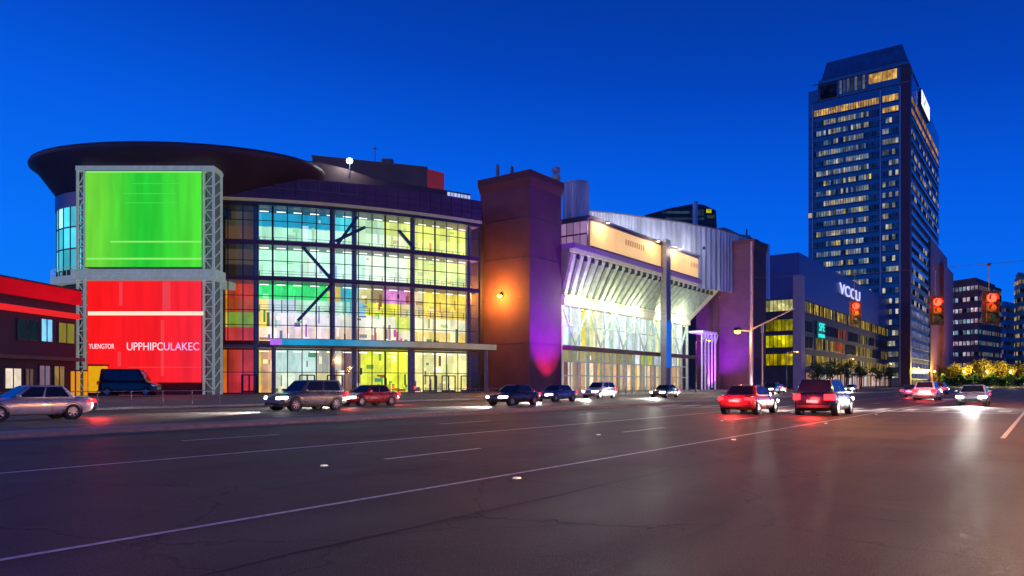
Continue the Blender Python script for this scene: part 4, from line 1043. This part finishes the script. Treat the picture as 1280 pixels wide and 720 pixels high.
TP = [(1163, 395, 9), (1184, 410, 13), (1200, 402, 15), (1214, 420, 14), (1229, 404, 16), (1244, 422, 17), (1258, 405, 14), (1272, 418, 15), (1290, 408, 14)]
nmz = ['first', 'second', 'third', 'fourth', 'fifth', 'sixth', 'seventh', 'eighth', 'ninth']
for i, (px, Y, H) in enumerate(TP):
    make_tree('street_tree', 'lamp lit yellow tree at the street end, %s from the glass tower' % nmz[i], (wx(px, Y), Y, 0), H, H*.42, 'leaf_y', 40+i, 1100, .5, 'lamp lit trees across the street end')
    if i % 2 == 0:
        x = wx(px+5, Y-8)
        G = thing('park_lamp', 'golden globe lamp among the trees, %s from the glass tower' % nmz[i//2], 'lamp', (x, Y-8, 0), group='park lamps at the street end')
        m = MB(); m.tube((x, Y-8, 0), (x, Y-8, 8), .12, .09, 8); m.build('post', 'steel_dark', G)
        m = MB(); m.lathe((x, Y-8, 8.3), [(0, -.5), (.45, -.3), (.55, 0), (.45, .35), (0, .5)], 12); m.build('globe', emission('gold_globe', (1, .7, .2), 10), G)
        light('park_lamp_light', 'POINT', (x, Y-9.5, 8.6), 9000 if i == 0 else 26000, (1, .72, .16), .5, parent=G)
# hedge before them
m = MB(); rnd = random.Random(2)
for k in range(5200):
    px = rnd.uniform(1176, 1300); Y = 388+rnd.uniform(-2, 2); z = rnd.uniform(0, 1)**.6*7*(.8+.2*math.sin(px*.3))
    p = Vector((wx(px, Y), Y, z)); u = Vector((rnd.gauss(0, 1), rnd.gauss(0, 1), rnd.gauss(0, 1))).normalized(); v = u.orthogonal().normalized(); w = u.cross(v); s = .55
    m.quad(p-v*s, p-w*s*.6, p+v*s, p+w*s*.6)
tag(m.build('hedge', 'leaf_g'), 'long green hedge below the yellow trees at the street end', 'hedge')
for i, s_ in enumerate((205, 222, 240, 262, 288, 318)):
    v = sl(s_, 50)
    make_tree('sapling', 'slender pavement tree before the violet office block, %s from its grey pillar' % nmz[i], (v.x, v.y, .13), 7.5+random.random()*2, 2.6, 'leaf_g', 70+i, 700, .28, 'pavement trees before the office block')

# ------------------------------------------------------------------ street lamps, poles, signals
def lamp_head(G, p, q, bulbmat, e, col):
    m = MB(); m.tube(p, q, .05, .04, 8); m.build('arm', 'pole', G)
    m = MB(); qx = Vector(q); m.lathe(qx, [(0, .16), (.2, .12), (.27, 0), (.25, -.05)], 12); m.build('lamp_shade', 'steel_dark', G)
    m = MB(); m.lathe(qx+Vector((0, 0, -.12)), [(0, .06), (.2, .04), (.16, -.09), (0, -.14)], 12); m.build('bulb', bulbmat, G)
    light('street_light', 'POINT', qx+Vector((0, 0, -.45)), e, col, .15, parent=G)
Y = 45; x = wx(939, Y)
G = thing('street_lamp', 'tall violet pole with a glowing orange lamp on its left arm', 'street lamp', (x, Y, 0))
m = MB(); m.tube((x, Y, 0), (x, Y, wz(302, Y)), .11, .06, 12); m.build('pole', 'pole', G, smooth=False)
m = MB(); m.lathe((x, Y, 0), [(.28, 0), (.28, .1), (.18, .2), (.15, .6), (.12, .65)], 12); m.build('base', 'steel_grey', G)
lamp_head(G, (x, Y, wz(414, Y)), (wx(920, Y), Y-.3, wz(412.5, Y)), emission('orange_street_bulb', (1, .42, .03), 22), 420, (1, .42, .06))
m = MB(); m.tube((x, Y, wz(412, Y)), (wx(988, Y), Y-.6, wz(387, Y)), .06, .035, 8); m.build('bracket_arm', 'pole', G)
light('street_light', 'POINT', (x+3, Y-6, 5.5), 700, (1, .45, .1), .3, parent=G)  # extra light with no bulb of its own, added to warm the road
Y = 60; x = wx(953, Y)
G = thing('sign_post', 'short slim yellowish post just right of the tall violet pole', 'post', (x, Y, 0))
m = MB(); m.tube((x, Y, 0), (x, Y, wz(404, Y)), .07, .07, 8); m.build('post', 'beige', G)
m = MB(); m.box(x-.02, x+.02, Y-.3, Y+.3, wz(416, Y), wz(406, Y)); m.build('sign_plate', 'plate', G)
for i, (s_, L_) in enumerate(((62, -8.5), (27, -8.5), (110, 45.2), (160, 45.2), (215, 45.2), (275, 45.2), (340, 45.2))):  # the first two are unseen lamps added to warm the road
    v = sl(s_, L_); H = 8.5
    G = thing('street_lamp', ['tall street lamp right of the signals beyond the picture edge', 'tall street lamp close by on the near kerb beyond the right picture edge', 'nearest orange street lamp on the far kerb before the marquee', 'second orange street lamp on the far kerb', 'third orange street lamp on the far kerb before the violet block', 'fourth orange street lamp on the far kerb before the violet block', 'farthest orange street lamp on the far kerb below the tower'][i], 'street lamp', (v.x, v.y, 0), group='orange street lamps along the road')
    m = MB(); m.tube((v.x, v.y, 0), (v.x, v.y, H), .1, .06, 10); m.build('pole', 'steel_dark', G)
    sg = 1 if L_ < 0 else -1; w = sl(s_, L_+sg*2.2)
    lamp_head(G, (v.x, v.y, H-.2), (w.x, w.y, H), 'amber', 900 if i > 1 else 12000, (1, .42, .09))

# span-wire signals
A = Vector((wx(939, 45), 45, wz(347, 45))); Bp = sl(48, -9.5, 8.3)
Q = thing('span_pole', 'steel pole at the right end of the signal wire', 'pole', (Bp.x, Bp.y, 0))
m = MB(); m.tube((Bp.x, Bp.y, 0), (Bp.x, Bp.y, 9.2), .16, .1, 12); m.build('pole', 'pole', Q)
m = MB(); m.lathe((Bp.x, Bp.y, 0), [(.35, 0), (.35, .12), (.2, .2)], 12); m.build('base', 'steel_grey', Q)
cab = []
hang = []
for px in (1068, 1169, 1236):
    # point on the line A-B seen in that direction
    k = (px-640)/900; t = (k*A.y-A.x)/((Bp.x-A.x)-k*(Bp.y-A.y)); hang.append(A+(Bp-A)*t)
m = MB(); ptsw = [A]+[h-Vector((0, 0, .25)) for h in hang]+[Bp]
for p_, q_ in zip(ptsw, ptsw[1:]): m.tube(p_, q_, .012, .012, 6)
tag(m.build('signal_wire', 'steel_dark'), 'thin span wire carrying the three red signals over the road', 'wire')
tocam = lambda p: math.atan2(-p.x, -p.y)
for i, (px, py, h) in enumerate(((1068, 383, hang[0]), (1169, 378, hang[1]), (1236, 373, hang[2]))):
    Yh = h.y; zc = wz(py, Yh); lab = ['leftmost red traffic signal, hanging before the violet office block', 'middle red traffic signal, hanging before the glass tower', 'rightmost and largest red traffic signal, hanging before the red brown block'][i]
    G = thing('traffic_signal', lab, 'traffic light', (h.x, h.y, zc), group='red traffic signals on the span wire')
    k = [.85, 1, 1.12][i]
    w, d, s = .25*k, .2*k, .46*k
    m = MB()
    for j in range(3): m.box(h.x-w, h.x+w, h.y-d, h.y+d, zc-j*s-s*.48, zc-j*s+s*.48)
    m.build('housing', 'sigbody', G, bevel=.03)
    m = MB(); m.box(h.x-w*1.65, h.x+w*1.65, h.y-d+.05, h.y-d+.08, zc-2*s-s*.75, zc+s*.75); m.build('backplate', 'sigback', G)
    for j, mm in enumerate(('redlens', 'yellens', 'grnlens')):
        m = MB(); m.lathe((h.x, h.y-d, zc-j*s), [(0, -.2*k), (.13*k, -.17*k), (.2*k, -.08*k), (.215*k, .0)], 18, 'y'); m.build('lens', mm, G)
        m = MB(); n = 14; vs = []
        for kk in range(n+1):
            a = R(-25)+R(230)*kk/n
            for yy in (0, -.26*k): vs.append((h.x+.19*k*math.cos(a), h.y-d+yy, zc-j*s+.19*k*math.sin(a)))
        m.add(vs, [(2*q, 2*q+2, 2*q+3, 2*q+1) for q in range(n)]); m.build('visor', 'sigbody', G)
    m = MB(); m.tube((h.x, h.y, zc+s*.48), (h.x, h.y, h.z-.25), .025, .025, 8); m.box(h.x-.09, h.x+.09, h.y-.06, h.y+.06, h.z-.34, h.z-.2); m.build('hanger', 'steel_dark', G)
    light('signal_glow', 'POINT', (h.x, h.y-d-.5, zc), 60, (1, .02, .01), .12, parent=G)

# ------------------------------------------------------------------ vehicles at rest in the lanes
def paintmat(name, c): return principled(name, c, .28, metal=.25, noise=.05, scale=2, coat=.8)
def make_car(kind, paint, label, lamps='both'):
    G = thing('parked_car' if lamps is None else {'sedan': 'sedan', 'suv': 'suv', 'van': 'van'}[kind], label, 'car' if kind != 'van' else 'van')
    P = {'sedan': dict(L=4.6, W=.9, hood=.88, belt=.93, roof=1.44, xf=.95, xb=-1.55, tf=.15, tb=-1.1, deck=.98),
         'suv': dict(L=4.7, W=.94, hood=1.02, belt=1.08, roof=1.72, xf=1.05, xb=-2.1, tf=.35, tb=-1.85, deck=1.1),
         'van': dict(L=5.4, W=.98, hood=1.12, belt=1.2, roof=2.1, xf=1.7, xb=-2.55, tf=1.0, tb=-2.45, deck=1.25)}[kind]
    h = P['L']/2; W = P['W']
    stn = [(-h, .72, .42, .70, P['deck']-.14), (-h+.12, .92, .28, .66, P['deck']-.02), (-h+.6, 1, .2, .64, P['deck']), (P['xb']+.2, 1, .2, .64, P['belt']), (P['xb']+1.2, 1, .19, .64, P['belt']), (P['xf']-.4, 1, .19, .64, P['belt']), (P['xf']+.1, 1, .2, .62, P['hood']+.02), (h-.6, .97, .22, .6, P['hood']-.07), (h-.15, .88, .27, .56, P['hood']-.18), (h, .68, .34, .5, P['hood']-.32)]
    m = MB(); ring = []
    for (x, wf, zb, zm, zt) in stn:
        w = W*wf; zs = zt-.1
        ring.append([(x, -w*.88, zb), (x, -w, zb+.1), (x, -w*1.005, zm), (x, -w*.96, zs), (x, -w*.84, zt), (x, 0, zt+.03), (x, w*.84, zt), (x, w*.96, zs), (x, w*1.005, zm), (x, w, zb+.1), (x, w*.88, zb)])
    n = 11; vs = [p for r_ in ring for p in r_]; fs = []
    for i in range(len(ring)-1):
        for j in range(n): fs.append((i*n+j, i*n+(j+1) % n, (i+1)*n+(j+1) % n, (i+1)*n+j))
    fs += [tuple(range(n)), tuple(range(len(vs)-1, len(vs)-n-1, -1))]
    m.add(vs, fs); body = m.build('body', paint, G, smooth=True, sub=2)
    # cabin
    xf, xb, tf, tb, zb, zt = P['xf'], P['xb'], P['tf'], P['tb'], P['belt']-.06, P['roof']
    wb, wt = W*.93, W*.70
    B = [(xb, -wb, zb), (xf, -wb, zb), (xf, wb, zb), (xb, wb, zb)]; T = [(tb, -wt, zt), (tf, -wt, zt), (tf, wt, zt), (tb, wt, zt)]
    m = MB(); m.add(B+T, BOXF); m.build('cabin', paint, G, bevel=.09, smooth=True)
    def pane(name, b0, b1, t1, t0, u0, u1, v0, v1, out):
        b0, b1, t0, t1 = map(Vector, (b0, b1, t0, t1))
        def q(u, v): return (b0*(1-u)+b1*u)*(1-v)+(t0*(1-u)+t1*u)*v
        nn = (b1-b0).cross(t0-b0).normalized(); 
        if nn.dot(Vector(out)) < 0: nn = -nn
        m = MB(); m.add([q(u0, v0)+nn*.012, q(u1, v0)+nn*.012, q(u1, v1)+nn*.012, q(u0, v1)+nn*.012, q(u0, v0)-nn*.02, q(u1, v0)-nn*.02, q(u1, v1)-nn*.02, q(u0, v1)-nn*.02], BOXF)
        m.build(name, 'carglass', G)
    pane('windscreen', B[1], B[2], T[2], T[1], .07, .93, .14, .9, (1, 0, 0)); pane('rear_window', B[3], B[0], T[0], T[3], .09, .91, .22, .9, (-1, 0, 0))
    for sgn, (a_, c_, ta, tc2) in ((-1, (B[0], B[1], T[0], T[1])), (1, (B[3], B[2], T[3], T[2]))):
        pane('side_window', a_, c_, tc2, ta, .10, .5, .16, .88, (0, sgn, 0)); pane('side_window', a_, c_, tc2, ta, .54, .92, .16, .88, (0, sgn, 0))
    wr_ = .33 if kind == 'sedan' else .37
    for x in (h-.95, -h+.95):
        for sgn in (-1, 1):
            m = MB(); y0 = sgn*(W-.2); y1 = sgn*(W+.015)
            m.lathe((x, 0, wr_), [(wr_*.62, y1-.0*sgn), (wr_*.93, y1), (wr_, y1-.03*sgn), (wr_, y0+.02*sgn), (wr_*.9, y0), (.0, y0)], 24, 'y')
            wh = m.build('wheel', 'tyre', G, smooth=False)
            m = MB(); m.lathe((x, 0, wr_), [(0, y1-.02*sgn), (wr_*.2, y1-.015*sgn), (wr_*.22, y1-.05*sgn)], 16, 'y')
            for k in range(7):
                a = 2*PI*k/7; m.beam((x+.04*math.cos(a), y1-.03*sgn, wr_+.04*math.sin(a)), (x+wr_*.62*math.cos(a), y1-.03*sgn, wr_+wr_*.62*math.sin(a)), .05, .03, up=(0, 1, 0))
            m.lathe((x, 0, wr_), [(wr_*.56, y1-.02*sgn), (wr_*.64, y1-.005*sgn), (wr_*.64, y1-.05*sgn)], 24, 'y')
            m.build('rim', 'rim', wh)
            m = MB(); m.lathe((x, 0, wr_+.02), [(wr_*1.14, sgn*(W+.006)), (wr_*1.14, sgn*(W-.25))], 24, 'y'); m.lathe((x, 0, wr_+.02), [(0, sgn*(W-.24)), (wr_*1.14, sgn*(W+.004))], 24, 'y'); m.build('wheel_arch', 'tyre', G)
    for sgn in (-1, 1):
        m = MB(); x = h-.2; m.add([(x-.28, sgn*(W-.01), P['hood']-.32), (x+.08, sgn*(W*.72), P['hood']-.36), (x+.12, sgn*(W*.45), P['hood']-.36), (x+.1, sgn*W*.45, P['hood']-.22), (x+.03, sgn*W*.76, P['hood']-.2), (x-.3, sgn*(W-.0), P['hood']-.2)], [(0, 1, 4, 5), (1, 2, 3, 4)])
        for v_ in m.v: v_.x += .07; v_.y += sgn*.012
        m.build('headlight', 'headlamp' if lamps else 'chrome', G)
        m = MB(); x = -h; z = P['deck']-.2; hh = .16 if kind == 'sedan' else .3
        m.add([(x+.3, sgn*(W+.004), z-hh*.5), (x+.0, sgn*W*.86, z-hh*.5), (x-.03, sgn*W*.55, z-hh*.5), (x-.02, sgn*W*.55, z+hh*.4), (x+.02, sgn*W*.86, z+hh*.4), (x+.34, sgn*(W+.0), z+hh*.4)], [(0, 1, 4, 5), (1, 2, 3, 4)])
        for v_ in m.v: v_.x -= .03; v_.y += sgn*.01
        m.build('taillight', 'taillamp' if lamps else 'redwall', G)
        m = MB(); m.box(P['xf']-.35, P['xf']-.2, sgn*(W+.0), sgn*(W+.17), P['belt']+.02, P['belt']+.15) if sgn > 0 else m.box(P['xf']-.35, P['xf']-.2, -(W+.17), -W, P['belt']+.02, P['belt']+.15)
        m.build('mirror', paint, G, bevel=.03)
    m = MB(); m.box(-h-.035, -h+.1, -.26, .26, .62, .74); m.build('number_plate', 'plate', G)
    m = MB(); m.box(-h-.03, -h+.2, -W*.8, W*.8, .36, .5); m.box(h-.2, h+.02, -W*.6, W*.6, .34, .46); m.each('bumper', 'tyre', G, bevel=.03)
    m = MB(); m.box(h-.1, h+.0, -.36, .36, P['hood']-.42, P['hood']-.28); m.build('grille', 'steel_dark', G)
    if lamps:
        for q in ('f', 'r'):
            lt = D.lights.new('headlight_beam' if q == 'f' else 'taillight_glow', 'SPOT' if q == 'f' else 'POINT'); o = D.objects.new(lt.name, lt); COL.objects.link(o); o.parent = G
            if q == 'f':
                lt.energy = 7000; lt.color = (1, .95, .85); lt.spot_size = R(75); lt.spot_blend = .7; lt.shadow_soft_size = .15; o.location = (h+.12, 0, .72); o.rotation_euler = (R(78), 0, R(-90))
            else:
                lt.energy = 260; lt.color = (1, .03, .03); lt.shadow_soft_size = .25; o.location = (-h-.4, 0, .75)
    return G
paints = {k: paintmat(k+'_car_paint', c) for k, c in dict(silver=(.45, .45, .47), black=(.015, .015, .018), white=(.7, .7, .7), red=(.35, .02, .02), blue=(.03, .06, .22), grey=(.12, .12, .13), green=(.03, .12, .07)).items()}
TH = math.atan2(DY, DX)
cars = [  # kind, paint, s, L, away?, label
 ('suv', 'black', 38, 8.9, 1, 'black tall car with red tail lamps stopped before the signals'),
 ('sedan', 'red', 37, 12.3, 1, 'red sedan with red tail lamps stopped before the signals'),
 ('sedan', 'silver', 60, 4.2, 0, 'silver sedan coming with bright headlamps under the rightmost signal'),
 ('suv', 'white', 76, 8.9, 1, 'white tall car driving off beyond the signals'),
 ('sedan', 'blue', 92, 12.3, 1, 'blue sedan driving off beyond the signals'),
 ('sedan', 'black', 41, 30.4, 0, 'black sedan with headlamps on in the oncoming lane before the glass hall'),
 ('sedan', 'silver', 12, 34.0, 0, 'silver sedan with headlamps on below the red banner'),
 ('suv', 'grey', 26, 34.0, 0, 'grey tall car with headlamps on below the curved glass wall'),
 ('sedan', 'white', 3, 37.7, 0, 'white sedan with headlamps on at the left picture edge'),
 ('sedan', 'blue', 52, 34.0, 0, 'blue sedan with headlamps on below the purple tower'),
 ('suv', 'white', 66, 37.7, 0, 'white tall car with headlamps on before the marquee'),
 ('sedan', 'green', 74, 34.0, 0, 'dark green sedan with headlamps on before the marquee'),
 ('sedan', 'red', 34, 37.7, 0, 'red sedan with headlamps on in the farthest lane before the glass hall'),
 ('sedan', 'grey', 92, 30.4, 0, 'grey sedan with headlamps on behind the violet pole'),
 ('suv', 'black', 112, 34.0, 0, 'black tall car with headlamps on right of the violet pole'),
 ('sedan', 'white', 128, 37.7, 0, 'white sedan with headlamps on before the violet office block'),
 ('sedan', 'silver', 150, 30.4, 0, 'distant silver sedan with headlamps on in the oncoming lanes'),
 ('suv', 'grey', 118, 12.3, 1, 'distant grey tall car driving off towards the trees'),
]
protos = {}
def set_paint(G, p):
    for ch in G.children_recursive:
        if ch.type == 'MESH' and ch.name.split('.')[0] in ('body', 'cabin', 'mirror'):
            ch.data = ch.data.copy(); ch.data.materials[0] = p
for kind, pn, s_, L_, away, lab in cars:
    if kind not in protos: G = protos[kind] = make_car(kind, paints[pn], lab); G['_p'] = pn
    else:
        bpy.context.view_layer.update()
        G = copy_tree(protos[kind])
        bpy.context.view_layer.update()
        set_paint(G, paints[pn])
    G['label'] = lab; G['group'] = 'cars with their lamps lit on the road'
    v = sl(s_, L_); G.location = (v.x, v.y, .004); G.rotation_euler = (0, 0, TH if away else TH+PI)
for G in protos.values():
    if '_p' in G: del G['_p']
# parked dark van beside the red banner
G = make_car('van', paints['black'], 'dark van parked on the plaza in front of the red banner', None)
G.name = 'parked_van'; G['category'] = 'van'; G.location = (wx(163, 80), 80, .13); G.rotation_euler = (0, 0, R(8)); G.scale = (1.14, 1.14, 1.45)

# ------------------------------------------------------------------ plaza furniture: railing and bollards along the far kerb
def rail(s0, s1, L_, lab):
    G = thing('railing', lab, 'railing', sl(s0, L_, .13))
    m = MB()
    for z in (.45, .75, 1.05): m.tube(sl(s0, L_, z), sl(s1, L_, z), .025, .025, 6)
    m.each('rail', 'steel_grey', G)
    m = MB(); k = s0
    while k <= s1: m.tube(sl(k, L_, .13), sl(k, L_, 1.08), .035, .035, 6); k += 2
    m.each('post', 'steel_grey', G)
rail(-10, 28, 46.2, 'grey pavement railing below the red banner'); rail(34, 62, 46.2, 'grey pavement railing below the glass hall'); rail(70, 110, 46.2, 'grey pavement railing before the marquee')

# ------------------------------------------------------------------ world, sun, camera
w = D.worlds.new('World'); scn.world = w; w.use_nodes = True; nt = w.node_tree; nt.nodes.clear(); N = nt.nodes.new; L = nt.links.new
out = N('ShaderNodeOutputWorld'); bg = N('ShaderNodeBackground'); bg2 = N('ShaderNodeBackground'); ad = N('ShaderNodeAddShader')
tcw = N('ShaderNodeTexCoord'); sp = N('ShaderNodeSeparateXYZ'); L(tcw.outputs['Generated'], sp.inputs[0])
cr = N('ShaderNodeValToRGB'); el = cr.color_ramp.elements
el[0].position = 0; el[0].color = (*lin((0, 112, 224)), 1); el[1].position = 1; el[1].color = (*lin((6, 30, 90)), 1)
for p_, c_ in ((.12, (0, 104, 228)), (.27, (0, 84, 210)), (.40, (0, 60, 172)), (.55, (2, 44, 128))):
    e = el.new(p_); e.color = (*lin(c_), 1)
# a little brighter to the left (west), a little darker to the right
mx = N('ShaderNodeMath'); mx.operation = 'MULTIPLY_ADD'; mx.inputs[1].default_value = .11; L(sp.outputs[0], mx.inputs[0]); L(sp.outputs[2], mx.inputs[2])
L(mx.outputs[0], cr.inputs[0]); L(cr.outputs[0], bg.inputs[0]); bg.inputs[1].default_value = 1.22
sky = N('ShaderNodeTexSky'); sky.sky_type = 'NISHITA'; sky.sun_disc = False; sky.sun_elevation = R(-1.5); sky.sun_rotation = R(-75)
L(sky.outputs[0], bg2.inputs[0]); bg2.inputs[1].default_value = .006
L(bg.outputs[0], ad.inputs[0]); L(bg2.outputs[0], ad.inputs[1]); L(ad.outputs[0], out.inputs[0])
sun = light('sun', 'SUN', (0, 0, 50), .12, (1, .55, .5)); sun.data.angle = R(15); sun.rotation_euler = (R(78), 0, R(-75))

cam = D.cameras.new('camera'); co = D.objects.new('camera', cam); COL.objects.link(co); co.location = (0, 0, CH); co.rotation_euler = (R(90), 0, 0)
cam.sensor_width = 36; cam.lens = 36*900/1280; cam.shift_y = 120/1280; cam.clip_end = 6000; cam.clip_start = .1
scn.camera = co
scn.view_settings.view_transform = 'Standard'; scn.view_settings.look = 'None'; scn.view_settings.exposure = 0; scn.view_settings.gamma = 1
